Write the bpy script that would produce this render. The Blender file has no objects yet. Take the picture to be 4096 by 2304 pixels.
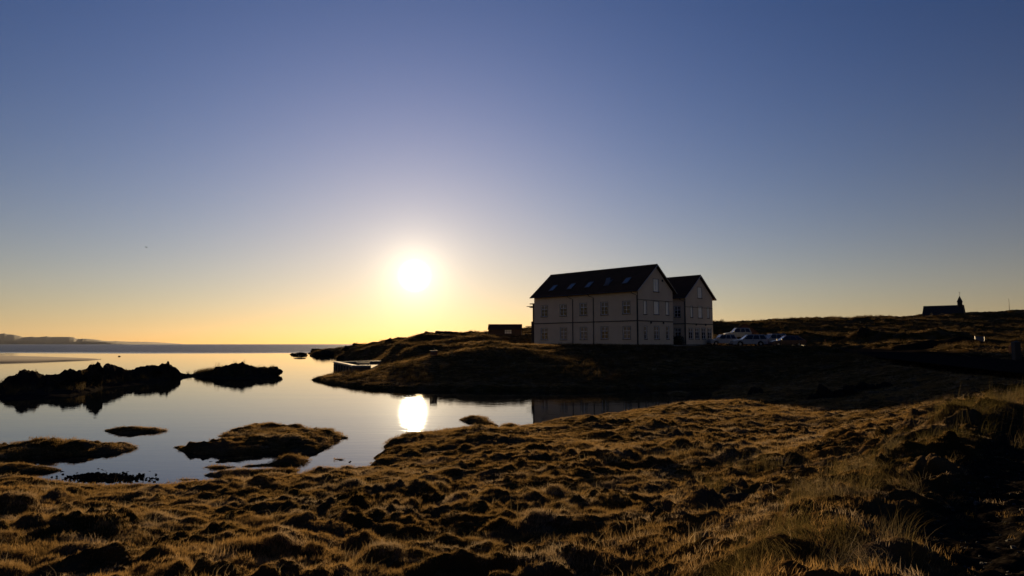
import bpy, bmesh, math, random
import numpy as np
from mathutils import Vector, Matrix

# ------------------------------------------------------------------ camera
sc = bpy.context.scene
COL = sc.collection
F = 2731.0                       # focal length in pixels of the 4096 px wide photograph
CZ = 3.65                        # eye height above the water
PITCH = math.atan(224.5 / F)
cd = bpy.data.cameras.new('camera'); cam = bpy.data.objects.new('camera', cd); COL.objects.link(cam)
cam.location = (0, 0, CZ); cam.rotation_euler = (math.pi / 2 + PITCH, 0, 0)
cd.lens = 24; cd.sensor_width = 36; cd.clip_start = .1; cd.clip_end = 60000
sc.camera = cam

# ------------------------------------------------------------------ sky, sun, exposure
EL, AZ = math.radians(5.66), math.radians(-8.15)
SUN = Vector((math.sin(AZ) * math.cos(EL), math.cos(AZ) * math.cos(EL), math.sin(EL)))
world = bpy.data.worlds.new('World'); sc.world = world; world.use_nodes = True
wn = world.node_tree; bg = wn.nodes['Background']
sky = wn.nodes.new('ShaderNodeTexSky'); sky.sky_type = 'NISHITA'; sky.sun_disc = False
sky.sun_elevation = EL; sky.sun_rotation = AZ; sky.altitude = 0
sky.air_density = 1.0; sky.dust_density = .27; sky.ozone_density = 3.9
SKY_STR = .063

def N(nt, typ, **kw):
    n = nt.nodes.new(typ)
    for k, v in kw.items(): setattr(n, k, v)
    return n

def mth(nt, op, a, b=None, clamp=False):
    n = N(nt, 'ShaderNodeMath', operation=op, use_clamp=clamp)
    for i, v in enumerate((a, b)):
        if v is None: continue
        if isinstance(v, (int, float)): n.inputs[i].default_value = v
        else: nt.links.new(v, n.inputs[i])
    return n.outputs[0]

def vscale(nt, col, fac):
    n = N(nt, 'ShaderNodeVectorMath', operation='SCALE')
    if isinstance(col, tuple): n.inputs[0].default_value = col
    else: nt.links.new(col, n.inputs[0])
    if isinstance(fac, (int, float)): n.inputs['Scale'].default_value = fac
    else: nt.links.new(fac, n.inputs['Scale'])
    return n.outputs[0]

def vop(nt, op, a, b):
    n = N(nt, 'ShaderNodeVectorMath', operation=op)
    for i, v in enumerate((a, b)):
        if isinstance(v, (tuple, Vector)): n.inputs[i].default_value = tuple(v)
        else: nt.links.new(v, n.inputs[i])
    return n.outputs['Value'] if op == 'DOT_PRODUCT' else n.outputs[0]

tcw = N(wn, 'ShaderNodeTexCoord').outputs['Generated']
dirn = N(wn, 'ShaderNodeVectorMath', operation='NORMALIZE'); wn.links.new(tcw, dirn.inputs[0]); dirn = dirn.outputs[0]
dot = mth(wn, 'MINIMUM', vop(wn, 'DOT_PRODUCT', dirn, SUN), 1.0)
ang = mth(wn, 'MULTIPLY', mth(wn, 'ARCCOSINE', dot), 180 / math.pi)            # degrees from the sun
sep = N(wn, 'ShaderNodeSeparateXYZ'); wn.links.new(dirn, sep.inputs[0])
elev = mth(wn, 'MULTIPLY', mth(wn, 'ARCSINE', mth(wn, 'MAXIMUM', sep.outputs[2], 0.0)), 180 / math.pi)
def gexp(x, w, p=1.0):
    q = mth(wn, 'DIVIDE', x, w)
    if p != 1: q = mth(wn, 'POWER', q, p)
    return mth(wn, 'EXPONENT', mth(wn, 'MULTIPLY', q, -1.0))
fall = mth(wn, 'ADD', mth(wn, 'MULTIPLY', gexp(ang, 41.0, 1.7), .58), .42)       # the sky darkens with distance from the sun
hs = N(wn, 'ShaderNodeHueSaturation'); hs.inputs['Saturation'].default_value = 1.22; wn.links.new(vscale(wn, sky.outputs[0], SKY_STR), hs.inputs['Color'])
hi_ = mth(wn, 'SUBTRACT', 1.0, gexp(elev, 17.0, 2.0))
tint = vop(wn, 'ADD', vscale(wn, (1.10, .82, 1.14), hi_), vscale(wn, (1.10, 1.02, 1.02), mth(wn, 'SUBTRACT', 1.0, hi_)))
base = vscale(wn, vop(wn, 'MULTIPLY', hs.outputs[0], tint), fall)
lum = vop(wn, 'DOT_PRODUCT', base, (.3, .5, .2))
base = vscale(wn, base, mth(wn, 'DIVIDE', 1.0, mth(wn, 'ADD', 1.0, mth(wn, 'MULTIPLY', lum, 1.55))))   # soft shoulder round the sun
warm = vscale(wn, (.29, .150, .064), mth(wn, 'MULTIPLY', gexp(elev, 9.0), mth(wn, 'ADD', mth(wn, 'MULTIPLY', gexp(ang, 30.0), .56), .42)))
glow = vscale(wn, (.13, .125, .11), gexp(ang, 17.0))
disc = vscale(wn, (60., 52., 38.), gexp(ang, 0.72, 3.0))                       # the sun and its bright aureole
aur = vscale(wn, (.85, .70, .45), gexp(ang, 1.6))
tot = vop(wn, 'ADD', vop(wn, 'ADD', base, vop(wn, 'ADD', warm, glow)), vop(wn, 'ADD', disc, aur))
wn.links.new(tot, bg.inputs[0]); bg.inputs[1].default_value = 1.0

sl = bpy.data.lights.new('sun', 'SUN'); sun = bpy.data.objects.new('sun', sl); COL.objects.link(sun)
sl.energy = 5.0; sl.angle = math.radians(.55); sl.color = (1.0, .70, .36)
AZL = math.radians(-7.65)                         # the house's shadow edge in the photograph asks for this bearing
LAMP = Vector((math.sin(AZL) * math.cos(EL), math.cos(AZL) * math.cos(EL), math.sin(EL)))
sun.rotation_euler = (-LAMP).to_track_quat('-Z', 'Y').to_euler(); sun.location = SUN * 300
vs = sc.view_settings; vs.view_transform = 'Standard'; vs.look = 'None'; vs.exposure = .7; vs.gamma = 1; vs.use_curve_mapping = False
cy = sc.cycles
cy.use_denoising = True; cy.max_bounces = 6; cy.diffuse_bounces = 2; cy.glossy_bounces = 3; cy.transmission_bounces = 4
cy.volume_bounces = 0; cy.sample_clamp_indirect = 4; cy.caustics_reflective = False; cy.caustics_refractive = False
try: cy.denoiser = 'OPENIMAGEDENOISE'
except Exception: pass

# ------------------------------------------------------------------ helpers
cp, sp_ = math.cos(PITCH), math.sin(PITCH)
def ray(px, py):
    u, v = (px - 2048) / F, (1152 - py) / F
    return Vector((u, cp - sp_ * v, sp_ + cp * v))
def onz(px, py, z=0.0):
    d = ray(px, py); t = (z - CZ) / d.z
    return Vector((d.x * t, d.y * t, z))
def aty(px, py, Y):
    d = ray(px, py); t = Y / d.y
    return Vector((d.x * t, Y, CZ + d.z * t))
def onplane(px, py, p0, n):
    d = ray(px, py); o = Vector((0, 0, CZ))
    return o + d * ((p0 - o).dot(n) / d.dot(n))

def tag(o, label=None, cat=None, group=None, kind=None):
    if label: o['label'] = label
    if cat: o['category'] = cat
    if group: o['group'] = group
    if kind: o['kind'] = kind
    return o
def empty(name, loc, rz=0):
    o = bpy.data.objects.new(name, None); COL.objects.link(o); o.location = loc; o.rotation_euler = (0, 0, rz)
    o.empty_display_size = .3
    return o
def mesh_obj(name, me, parent=None, mat=None):
    o = bpy.data.objects.new(name, me); COL.objects.link(o)
    if parent is not None: o.parent = parent
    if mat is not None and not me.materials: me.materials.append(mat)
    return o
class MB:
    def __init__(s): s.v = []; s.f = []
    def add(s, vs_, fs):
        k = len(s.v); s.v += [tuple(p) for p in vs_]; s.f += [tuple(i + k for i in f) for f in fs]; return s
    def box(s, a, b):
        x0, y0, z0 = a; x1, y1, z1 = b
        return s.add([(x0, y0, z0), (x1, y0, z0), (x1, y1, z0), (x0, y1, z0), (x0, y0, z1), (x1, y0, z1), (x1, y1, z1), (x0, y1, z1)],
                     [(0, 3, 2, 1), (4, 5, 6, 7), (0, 1, 5, 4), (1, 2, 6, 5), (2, 3, 7, 6), (3, 0, 4, 7)])
    def beam(s, p, q, w, h, up=(0, 0, 1)):
        p, q = Vector(p), Vector(q); d = (q - p).normalized(); sd = d.cross(Vector(up)).normalized(); u = sd.cross(d)
        vs_ = []
        for c in (p, q):
            for a, b in ((-1, -1), (1, -1), (1, 1), (-1, 1)): vs_.append(c + sd * (a * w / 2) + u * (b * h / 2))
        return s.add(vs_, [(0, 3, 2, 1), (4, 5, 6, 7), (0, 1, 5, 4), (1, 2, 6, 5), (2, 3, 7, 6), (3, 0, 4, 7)])
    def tube(s, pts, r, n=8, cap=True):
        pts = [Vector(p) for p in pts]; rs = r if isinstance(r, (list, tuple)) else [r] * len(pts)
        k = len(s.v)
        for i, p in enumerate(pts):
            d = (pts[min(i + 1, len(pts) - 1)] - pts[max(i - 1, 0)]).normalized()
            a = d.orthogonal().normalized() if abs(d.z) > .9 else d.cross(Vector((0, 0, 1))).normalized(); b = d.cross(a)
            for j in range(n):
                t = 2 * math.pi * j / n; s.v.append(tuple(p + (a * math.cos(t) + b * math.sin(t)) * rs[i]))
        for i in range(len(pts) - 1):
            for j in range(n):
                s.f.append((k + i * n + j, k + i * n + (j + 1) % n, k + (i + 1) * n + (j + 1) % n, k + (i + 1) * n + j))
        if cap:
            s.f.append(tuple(k + j for j in range(n))[::-1]); s.f.append(tuple(k + (len(pts) - 1) * n + j for j in range(n)))
        return s
    def prism(s, poly, y0, y1):            # polygon in xz swept along y
        n = len(poly)
        return s.add([(x, y0, z) for x, z in poly] + [(x, y1, z) for x, z in poly],
                     [tuple(range(n)), tuple(range(2 * n - 1, n - 1, -1))] + [(i, i + n, (i + 1) % n + n, (i + 1) % n) for i in range(n)])
    def mesh(s, name, mat=None, smooth=False):
        me = bpy.data.meshes.new(name); me.from_pydata(s.v, [], s.f); me.update()
        bm = bmesh.new(); bm.from_mesh(me); bmesh.ops.recalc_face_normals(bm, faces=bm.faces); bm.to_mesh(me); bm.free()
        if mat: me.materials.append(mat)
        if smooth: me.shade_smooth()
        return me
    def build(s, name, mat, parent=None, smooth=False):
        return mesh_obj(name, s.mesh(name, mat, smooth), parent)

# ---- numpy noise
_rng = np.random.default_rng(7)
_perm = np.concatenate([_rng.permutation(512)] * 2).astype(np.int32)
_ga = _rng.random(512).astype(np.float32) * 2 * np.pi
_gx, _gy = np.cos(_ga), np.sin(_ga)
_rx, _ry = _rng.random(512).astype(np.float32), _rng.random(512).astype(np.float32)
def _h(i, j): return _perm[(_perm[i & 511] + j) & 511]
def perlin(x, y):
    x = np.asarray(x, np.float32); y = np.asarray(y, np.float32)
    xi = np.floor(x).astype(np.int32); yi = np.floor(y).astype(np.int32); xf = x - xi; yf = y - yi
    u = xf * xf * xf * (xf * (xf * 6 - 15) + 10); v = yf * yf * yf * (yf * (yf * 6 - 15) + 10)
    def g(a, b):
        h = _h(xi + a, yi + b); return _gx[h] * (xf - a) + _gy[h] * (yf - b)
    n0 = g(0, 0); n0 = n0 + u * (g(1, 0) - n0); n1 = g(0, 1); n1 = n1 + u * (g(1, 1) - n1)
    return (n0 + v * (n1 - n0)) * 1.5
def worley(x, y):
    x = np.asarray(x, np.float32); y = np.asarray(y, np.float32)
    xi = np.floor(x).astype(np.int32); yi = np.floor(y).astype(np.int32)
    best = np.full(x.shape, 9, np.float32); rid = np.zeros(x.shape, np.float32)
    for a in (-1, 0, 1):
        for b in (-1, 0, 1):
            h = _h(xi + a, yi + b); d = (xi + a + _rx[h] - x) ** 2 + (yi + b + _ry[h] - y) ** 2
            m = d < best; best = np.where(m, d, best); rid = np.where(m, _ry[_perm[h]], rid)
    return np.sqrt(best), rid
def sstep(a, b, x):
    t = np.clip((x - a) / (b - a), 0, 1); return t * t * (3 - 2 * t)

# ------------------------------------------------------------------ materials
def new_mat(name):
    m = bpy.data.materials.new(name); m.use_nodes = True; return m, m.node_tree, m.node_tree.nodes['Principled BSDF']
def noise_col(nt, c1, c2, scale, detail=5, coord='Object', lo=.35, hi=.65, vec=None):
    tc = N(nt, 'ShaderNodeTexCoord'); no = N(nt, 'ShaderNodeTexNoise'); no.inputs['Scale'].default_value = scale; no.inputs['Detail'].default_value = detail
    nt.links.new(vec if vec is not None else tc.outputs[coord], no.inputs['Vector'])
    r = N(nt, 'ShaderNodeValToRGB'); r.color_ramp.elements[0].position = lo; r.color_ramp.elements[1].position = hi
    r.color_ramp.elements[0].color = (*c1, 1); r.color_ramp.elements[1].color = (*c2, 1)
    nt.links.new(no.outputs[0], r.inputs[0]); return r.outputs[0], no.outputs[0]
def bump(nt, b, h, strength, dist=.02):
    n = N(nt, 'ShaderNodeBump'); n.inputs['Strength'].default_value = strength; n.inputs['Distance'].default_value = dist
    nt.links.new(h, n.inputs['Height']); nt.links.new(n.outputs[0], b.inputs['Normal']); return n
def simple(name, c1, c2=None, scale=3, rough=.7, bmp=.2, dist=.01, metal=0, ior=1.45, lo=.3, hi=.7, spec=.5):
    m, nt, b = new_mat(name); b.inputs['Roughness'].default_value = rough; b.inputs['Metallic'].default_value = metal; b.inputs['IOR'].default_value = ior; b.inputs['Specular IOR Level'].default_value = spec
    col, h = noise_col(nt, c1, c2 or tuple(v * .8 for v in c1), scale, lo=lo, hi=hi)
    nt.links.new(col, b.inputs['Base Color'])
    if bmp: bump(nt, b, h, bmp, dist)
    return m
M = {}
def wall_mat():
    m, nt, b = new_mat('painted_cladding'); b.inputs['Roughness'].default_value = .8; b.inputs['Specular IOR Level'].default_value = .1
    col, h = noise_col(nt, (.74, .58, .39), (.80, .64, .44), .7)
    tc = N(nt, 'ShaderNodeTexCoord'); wv = N(nt, 'ShaderNodeTexWave', wave_type='BANDS', bands_direction='Z', wave_profile='SAW'); wv.inputs['Scale'].default_value = 1.6; wv.inputs['Distortion'].default_value = .15
    nt.links.new(tc.outputs['Object'], wv.inputs[0]); nt.links.new(col, b.inputs['Base Color']); bump(nt, b, wv.outputs[1], .5, .015)
    return m
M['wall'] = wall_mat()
M['trim'] = simple('grey_trim', (.07, .065, .055), scale=2, rough=.6)
M['frame'] = simple('white_window_frame', (.90, .89, .87), scale=2, rough=.4, bmp=0)
M['barge'] = simple('white_bargeboard', (.62, .60, .56), scale=2, rough=.5, bmp=0)
M['found'] = simple('foundation_concrete', (.05, .046, .04), (.09, .08, .07), scale=2, rough=.9)
M['roof'] = simple('dark_roof_sheet', (.075, .042, .026), (.055, .032, .02), scale=.8, rough=.85, bmp=.15, spec=.05)
M['pipe'] = simple('dark_downpipe', (.05, .047, .042), rough=.5, bmp=0)
def glass(name, base, rough=.05, ior=1.5):
    m, nt, b = new_mat(name); b.inputs['Base Color'].default_value = (*base, 1); b.inputs['Roughness'].default_value = rough; b.inputs['IOR'].default_value = ior
    return m
M['glass'] = glass('window_glass', (.008, .009, .009), .04, 1.55)
M['glass_curtain'] = glass('curtained_glass', (.17, .16, .14), .08, 1.5)
M['glass_sheen'] = glass('painted_sheen_glass', (.88, .87, .74), .08, 1.6)  # pale base colour stands in for the sky's reflection in the panes
M['shade_casing'] = simple('window_shade_casing', (.22, .19, .15), rough=.7, bmp=0)  # architrave strip, toned dark to paint in the shadow of the window reveal
M['glass_sky'] = glass('roof_window_glass', (.10, .11, .13), .03, 1.7)
M['timber_black'] = simple('tarred_timber', (.012, .011, .010), (.022, .018, .015), scale=6, rough=.7)
M['timber_brown'] = simple('weathered_brown_timber', (.075, .045, .025), (.045, .028, .018), scale=5, rough=.8)
M['timber_red'] = simple('red_brown_timber', (.14, .05, .03), (.09, .035, .022), scale=5, rough=.75)
M['orange_paint'] = simple('orange_post_paint', (.55, .16, .02), rough=.5, bmp=0)
M['concrete'] = simple('quay_concrete', (.10, .085, .07), (.06, .052, .045), scale=1.5, rough=.9, bmp=.4)
M['coping'] = simple('pale_coping', (.30, .28, .25), (.22, .21, .19), scale=3, rough=.6)
M['rock'] = simple('black_lava_rock', (.012, .011, .010), (.032, .027, .022), scale=1.6, rough=.95, bmp=.9, dist=.06, spec=0)
M['board'] = simple('blue_grey_notice_board', (.07, .09, .13), (.035, .05, .09), scale=2.5, rough=.4, bmp=0)
M['metal'] = simple('galvanised_post', (.045, .04, .038), rough=.5, bmp=0)
M['tyre'] = simple('tyre_rubber', (.015, .015, .015), rough=.85, bmp=0)
M['rim'] = simple('alloy_rim', (.35, .35, .36), rough=.35, bmp=0, metal=.8)
M['carglass'] = glass('car_glass', (.006, .007, .008), .03, 1.5)
M['carwhite'] = simple('white_car_paint', (.30, .315, .34), (.27, .285, .31), rough=.28, bmp=0)
M['carblue'] = simple('grey_blue_car_paint', (.22, .27, .30), rough=.28, bmp=0)
M['cardark'] = simple('dark_red_car_paint', (.09, .022, .014), rough=.28, bmp=0)
M['carblack'] = simple('black_plastic', (.012, .012, .013), rough=.6, bmp=0)
M['redlamp'] = glass('red_lamp_lens', (.35, .01, .01), .15)
M['clearlamp'] = glass('clear_lamp_lens', (.45, .45, .45), .1)
M['feather'] = simple('dark_feather', (.03, .03, .03), rough=.8, bmp=0)
M['leaf_dark'] = simple('hedge_leaf', (.025, .03, .012), (.04, .035, .015), rough=.8, bmp=0)
M['twig'] = simple('brown_twig', (.10, .05, .025), (.06, .035, .02), rough=.8, bmp=0)

# ground: grass soil, gravel and frost by vertex masks
def ground_mat():
    m, nt, b = new_mat('marsh_ground'); b.inputs['Roughness'].default_value = .95; b.inputs['Specular IOR Level'].default_value = 0
    geo = N(nt, 'ShaderNodeNewGeometry'); pos = geo.outputs['Position']
    grass, h = noise_col(nt, (.035, .026, .010), (.080, .052, .020), 1.1, 6, vec=pos)
    g2, h2 = noise_col(nt, (.55, .62, .45), (1.25, 1.05, 1.0), .16, 3, vec=pos)
    gr = vop(nt, 'MULTIPLY', grass, g2)
    grav, h3 = noise_col(nt, (.006, .005, .004), (.022, .018, .014), 14, 4, vec=pos)
    at = N(nt, 'ShaderNodeAttribute', attribute_name='gravel'); fr = N(nt, 'ShaderNodeAttribute', attribute_name='frost')
    mx = N(nt, 'ShaderNodeMix', data_type='RGBA'); nt.links.new(at.outputs['Fac'], mx.inputs[0]); nt.links.new(gr, mx.inputs[6]); nt.links.new(grav, mx.inputs[7])
    mf = N(nt, 'ShaderNodeMix', data_type='RGBA'); nt.links.new(fr.outputs['Fac'], mf.inputs[0]); nt.links.new(mx.outputs[2], mf.inputs[6]); mf.inputs[7].default_value = (.22, .19, .17, 1)
    nt.links.new(mf.outputs[2], b.inputs['Base Color'])
    no = N(nt, 'ShaderNodeTexNoise'); no.inputs['Scale'].default_value = 22; no.inputs['Detail'].default_value = 4; nt.links.new(pos, no.inputs['Vector'])
    bump(nt, b, no.outputs[0], .7, .03)
    return m
M['ground'] = ground_mat()
def blade_mat(name, c1, c2, trans=.5):
    m = bpy.data.materials.new(name); m.use_nodes = True; nt = m.node_tree; nt.nodes.remove(nt.nodes['Principled BSDF'])
    oi = N(nt, 'ShaderNodeObjectInfo'); geo = N(nt, 'ShaderNodeNewGeometry')
    no = N(nt, 'ShaderNodeTexNoise'); no.inputs['Scale'].default_value = .35; no.inputs['Detail'].default_value = 3; nt.links.new(geo.outputs['Position'], no.inputs['Vector'])
    f = mth(nt, 'ADD', mth(nt, 'MULTIPLY', oi.outputs['Random'], .45), mth(nt, 'MULTIPLY', mth(nt, 'SUBTRACT', no.outputs[0], .28), 1.3), clamp=True)
    mx = N(nt, 'ShaderNodeMix', data_type='RGBA'); nt.links.new(f, mx.inputs[0]); mx.inputs[6].default_value = (*c1, 1); mx.inputs[7].default_value = (*c2, 1)
    n2 = N(nt, 'ShaderNodeTexNoise'); n2.inputs['Scale'].default_value = 1.3; n2.inputs['Detail'].default_value = 4; nt.links.new(geo.outputs['Position'], n2.inputs['Vector'])
    fr = N(nt, 'ShaderNodeMapRange'); nt.links.new(mth(nt, 'ADD', n2.outputs[0], mth(nt, 'MULTIPLY', oi.outputs['Random'], .12)), fr.inputs[0]); fr.inputs[1].default_value = .56; fr.inputs[2].default_value = .78; fr.inputs[4].default_value = .6
    m2 = N(nt, 'ShaderNodeMix', data_type='RGBA'); nt.links.new(fr.outputs[0], m2.inputs[0]); nt.links.new(mx.outputs[2], m2.inputs[6]); m2.inputs[7].default_value = (c2[0] * 1.15, c2[0] * .95, c2[0] * .72, 1); mx = m2   # frosted patches
    d = N(nt, 'ShaderNodeBsdfDiffuse'); t = N(nt, 'ShaderNodeBsdfTranslucent'); a = N(nt, 'ShaderNodeMixShader'); a.inputs[0].default_value = trans
    nt.links.new(mx.outputs[2], d.inputs[0]); nt.links.new(mx.outputs[2], t.inputs[0])
    nt.links.new(d.outputs[0], a.inputs[1]); nt.links.new(t.outputs[0], a.inputs[2]); nt.links.new(a.outputs[0], nt.nodes['Material Output'].inputs[0])
    return m
M['blade'] = blade_mat('short_marsh_grass', (.095, .064, .025), (.32, .198, .076), .5)
M['stem'] = blade_mat('dead_straw_stem', (.22, .16, .075), (.50, .38, .20), .35)
M['marram'] = blade_mat('long_dune_grass', (.050, .046, .014), (.15, .105, .040), .45)
M['heath'] = blade_mat('dark_heath_grass', (.036, .027, .011), (.095, .060, .024), .4)
M['reed'] = blade_mat('islet_grass', (.05, .04, .015), (.10, .07, .03), .4)

# ------------------------------------------------------------------ water
def water_mat():
    m, nt, b = new_mat('sea_water'); b.inputs['Base Color'].default_value = (.006, .009, .011, 1); b.inputs['IOR'].default_value = 1.34
    pos = N(nt, 'ShaderNodeNewGeometry').outputs['Position']
    sp = N(nt, 'ShaderNodeSeparateXYZ'); nt.links.new(pos, sp.inputs[0])
    n1 = N(nt, 'ShaderNodeTexNoise'); n1.inputs['Scale'].default_value = .012; n1.inputs['Detail'].default_value = 2; nt.links.new(pos, n1.inputs['Vector'])
    edge = mth(nt, 'ADD', sp.outputs[1], mth(nt, 'MULTIPLY', mth(nt, 'SUBTRACT', n1.outputs[0], .5), 120.0))
    mr = N(nt, 'ShaderNodeMapRange', interpolation_type='SMOOTHSTEP'); nt.links.new(edge, mr.inputs[0]); mr.inputs[1].default_value = 255; mr.inputs[2].default_value = 345
    far = mr.outputs[0]                                     # open sea: wind ripples begin outside the calm lagoon
    nt.links.new(mth(nt, 'ADD', mth(nt, 'MULTIPLY', far, .36), .012), b.inputs['Roughness'])
    mp = N(nt, 'ShaderNodeMapping'); mp.inputs['Scale'].default_value = (.35, 1.2, 1); nt.links.new(pos, mp.inputs[0])
    a = N(nt, 'ShaderNodeTexNoise'); a.inputs['Scale'].default_value = 2.0; a.inputs['Detail'].default_value = 3; nt.links.new(mp.outputs[0], a.inputs['Vector'])
    c = N(nt, 'ShaderNodeTexNoise'); c.inputs['Scale'].default_value = .22; c.inputs['Detail'].default_value = 2; nt.links.new(mp.outputs[0], c.inputs['Vector'])
    hgt = mth(nt, 'ADD', mth(nt, 'MULTIPLY', a.outputs[0], mth(nt, 'ADD', mth(nt, 'MULTIPLY', far, .45), .003)), mth(nt, 'MULTIPLY', c.outputs[0], mth(nt, 'ADD', mth(nt, 'MULTIPLY', far, .7), .006)))
    n = N(nt, 'ShaderNodeBump'); n.inputs['Strength'].default_value = 1; n.inputs['Distance'].default_value = 1; nt.links.new(hgt, n.inputs['Height']); nt.links.new(n.outputs[0], b.inputs['Normal'])
    return m
M['water'] = water_mat()
def water_sheet():
    xs = [-30000, -6000, -1500, -400, -100, 0, 100, 400, 1500, 6000, 30000]; ys = [-1500, -200, 0, 60, 150, 400, 1200, 4000, 12000, 30000]
    v = [(x, y, 0) for y in ys for x in xs]; n = len(xs)
    f = [(j * n + i, j * n + i + 1, (j + 1) * n + i + 1, (j + 1) * n + i) for j in range(len(ys) - 1) for i in range(n - 1)]
    me = bpy.data.meshes.new('water'); me.from_pydata(v, [], f); me.materials.append(M['water'])
    return tag(mesh_obj('water', me), 'calm mirror-like lagoon opening into the blue rippled sea', kind='structure')
water_sheet()

# ------------------------------------------------------------------ land: shorelines read off the photograph
EDGE_Z = .26
def shore(pts, ez=EDGE_Z):
    out = []
    for p in pts:
        if p[0] == 'w': out.append((p[1], p[2]))
        elif len(p) == 3: q = onz(p[0], p[1], ez if p[0] < 2010 else .46); out.append((q.x, q.y))        # crest of a bank seen against water
        else: q = onz(p[0], p[1], 0); out.append((q.x, q.y))                       # waterline
    return np.array(out, np.float32)
f_ = 1
MAIN = shore([('w', -400, -60), ('w', -120, 4), ('w', -48, 13), (-300, 1893, f_), (0, 1905, f_), (120, 1914, f_), (235, 1922, f_), (330, 1925, f_), (430, 1928, f_), (540, 1932, f_), (640, 1934, f_),
              (700, 1932, f_), (760, 1928, f_), (830, 1915, f_), (900, 1912, f_), (990, 1902, f_), (1100, 1898, f_), (1180, 1893, f_), (1240, 1878, f_), (1330, 1868, f_), (1420, 1866, f_),
              (1490, 1862, f_), (1500, 1850), (1465, 1836), (1400, 1826), (1395, 1818, f_), (1430, 1805, f_), (1490, 1795, f_), (1560, 1788, f_), (1582, 1770, f_), (1572, 1750, f_), (1600, 1735, f_), (1660, 1728, f_),
              (1740, 1722, f_), (1820, 1712, f_), (1900, 1706, f_), (1960, 1703, f_), (2030, 1693, f_), (2140, 1667, f_), (2250, 1657, f_), (2400, 1644, f_), (2500, 1627, f_), (2600, 1611, f_), (2700, 1602, f_), (2800, 1597, f_),
              (2850, 1594, f_), (2862, 1578), (2890, 1562), (2880, 1551), (2760, 1552), (2640, 1556), (2500, 1561), (2370, 1566), (2200, 1567), (2050, 1565), (1900, 1565), (1780, 1563),
              (1650, 1563), (1560, 1561), (1470, 1555), (1400, 1546), (1330, 1536), (1280, 1526), (1253, 1517), (1262, 1508, f_), (1320, 1497, f_), (1400, 1491, f_), (1455, 1484, f_),
              ('w', -17.5, 74.5), ('w', -16.6, 80), ('w', -17.5, 92), ('w', -21, 104), ('w', -27, 130), (1498, 1444), (1430, 1440), (1372, 1437), (1347, 1430), (1365, 1425), (1330, 1421), (1285, 1419), (1243, 1417.5),
              ('w', -80, 268), ('w', -84, 310), ('w', -60, 360), ('w', -20, 390), ('w', 60, 440), ('w', 300, 620), ('w', 900, 800), ('w', 1500, 300), ('w', 1500, -600), ('w', -400, -600)])
ISL = [shore(q, .24 if k in (1, 3) else .10) for k, q in enumerate((
    [(405, 1721), (470, 1709, f_), (560, 1706, f_), (690, 1713, f_), (640, 1727), (560, 1732), (500, 1738), (440, 1733)],
    [('w', -60, 17.5), ('w', -60, 23.5), (-200, 1760, f_), (0, 1760, f_), (230, 1757, f_), (400, 1755, f_), (520, 1754, f_), (612, 1769, f_), (600, 1784), (520, 1803), (400, 1820), (200, 1838), (0, 1848), (-250, 1862)],
    [('w', -48, 15.4), (-200, 1853, f_), (0, 1852, f_), (110, 1855, f_), (190, 1860, f_), (272, 1870, f_), (250, 1883), (150, 1896), (0, 1902), (-250, 1912)],
    [(835, 1732, f_), (880, 1714, f_), (1000, 1692, f_), (1100, 1687, f_), (1180, 1693, f_), (1280, 1707, f_), (1410, 1717, f_), (1395, 1733), (1372, 1738), (1376, 1752), (1350, 1768), (1352, 1778), (1310, 1790), (1290, 1797), (1270, 1814),
     (1150, 1817), (960, 1824), (880, 1825), (780, 1817), (720, 1806), (692, 1784), (760, 1767, f_), (840, 1760, f_), (880, 1752), (840, 1741)],
    [(800, 1846), (860, 1833, f_), (950, 1824, f_), (1005, 1828), (960, 1842), (870, 1850)],
    [(812, 1868), (880, 1853, f_), (1000, 1849, f_), (1060, 1845, f_), (1090, 1835, f_), (1150, 1825, f_), (1238, 1829, f_), (1224, 1850), (1190, 1866), (1080, 1864), (960, 1868), (860, 1878)],
    [(802, 1900), (870, 1880, f_), (1000, 1872, f_), (1120, 1869, f_), (1198, 1879), (1187, 1892), (1080, 1898), (960, 1910), (850, 1912)],
    [(545, 1878), (570, 1872, f_), (612, 1871, f_), (600, 1883), (560, 1886)],
    [(386, 1872), (405, 1868, f_), (428, 1871, f_), (412, 1877), (393, 1877)],
    [(606, 1922), (640, 1914, f_), (688, 1914, f_), (672, 1928), (626, 1930)],
    [(704, 1914), (740, 1906, f_), (800, 1906, f_), (790, 1917), (740, 1919)],
    [(1830, 1678), (1860, 1667, f_), (1930, 1664, f_), (2010, 1669, f_), (2090, 1681, f_), (2070, 1700), (1990, 1706), (1930, 1700), (1870, 1691)],
    [(2655, 1567), (2690, 1558, f_), (2740, 1560, f_), (2750, 1568), (2700, 1573)],
    [(1318, 1836), (1350, 1824, f_), (1395, 1824, f_), (1405, 1838), (1360, 1842)]))]
POLYS = [MAIN] + ISL

def sdist(P, x, y):
    inside = np.zeros(x.shape, bool); best = np.full(x.shape, 1e12, np.float32)
    n = len(P)
    for i in range(n):
        ax, ay = P[i]; bx, by = P[(i + 1) % n]; dx, dy = bx - ax, by - ay
        t = np.clip(((x - ax) * dx + (y - ay) * dy) / (dx * dx + dy * dy + 1e-9), 0, 1)
        best = np.minimum(best, (x - ax - t * dx) ** 2 + (y - ay - t * dy) ** 2)
        if ay != by:
            c = ((ay > y) != (by > y)) & (x < (bx - ax) * (y - ay) / (by - ay) + ax); inside ^= c
    d = np.sqrt(best); return np.where(inside, d, -d)

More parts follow.
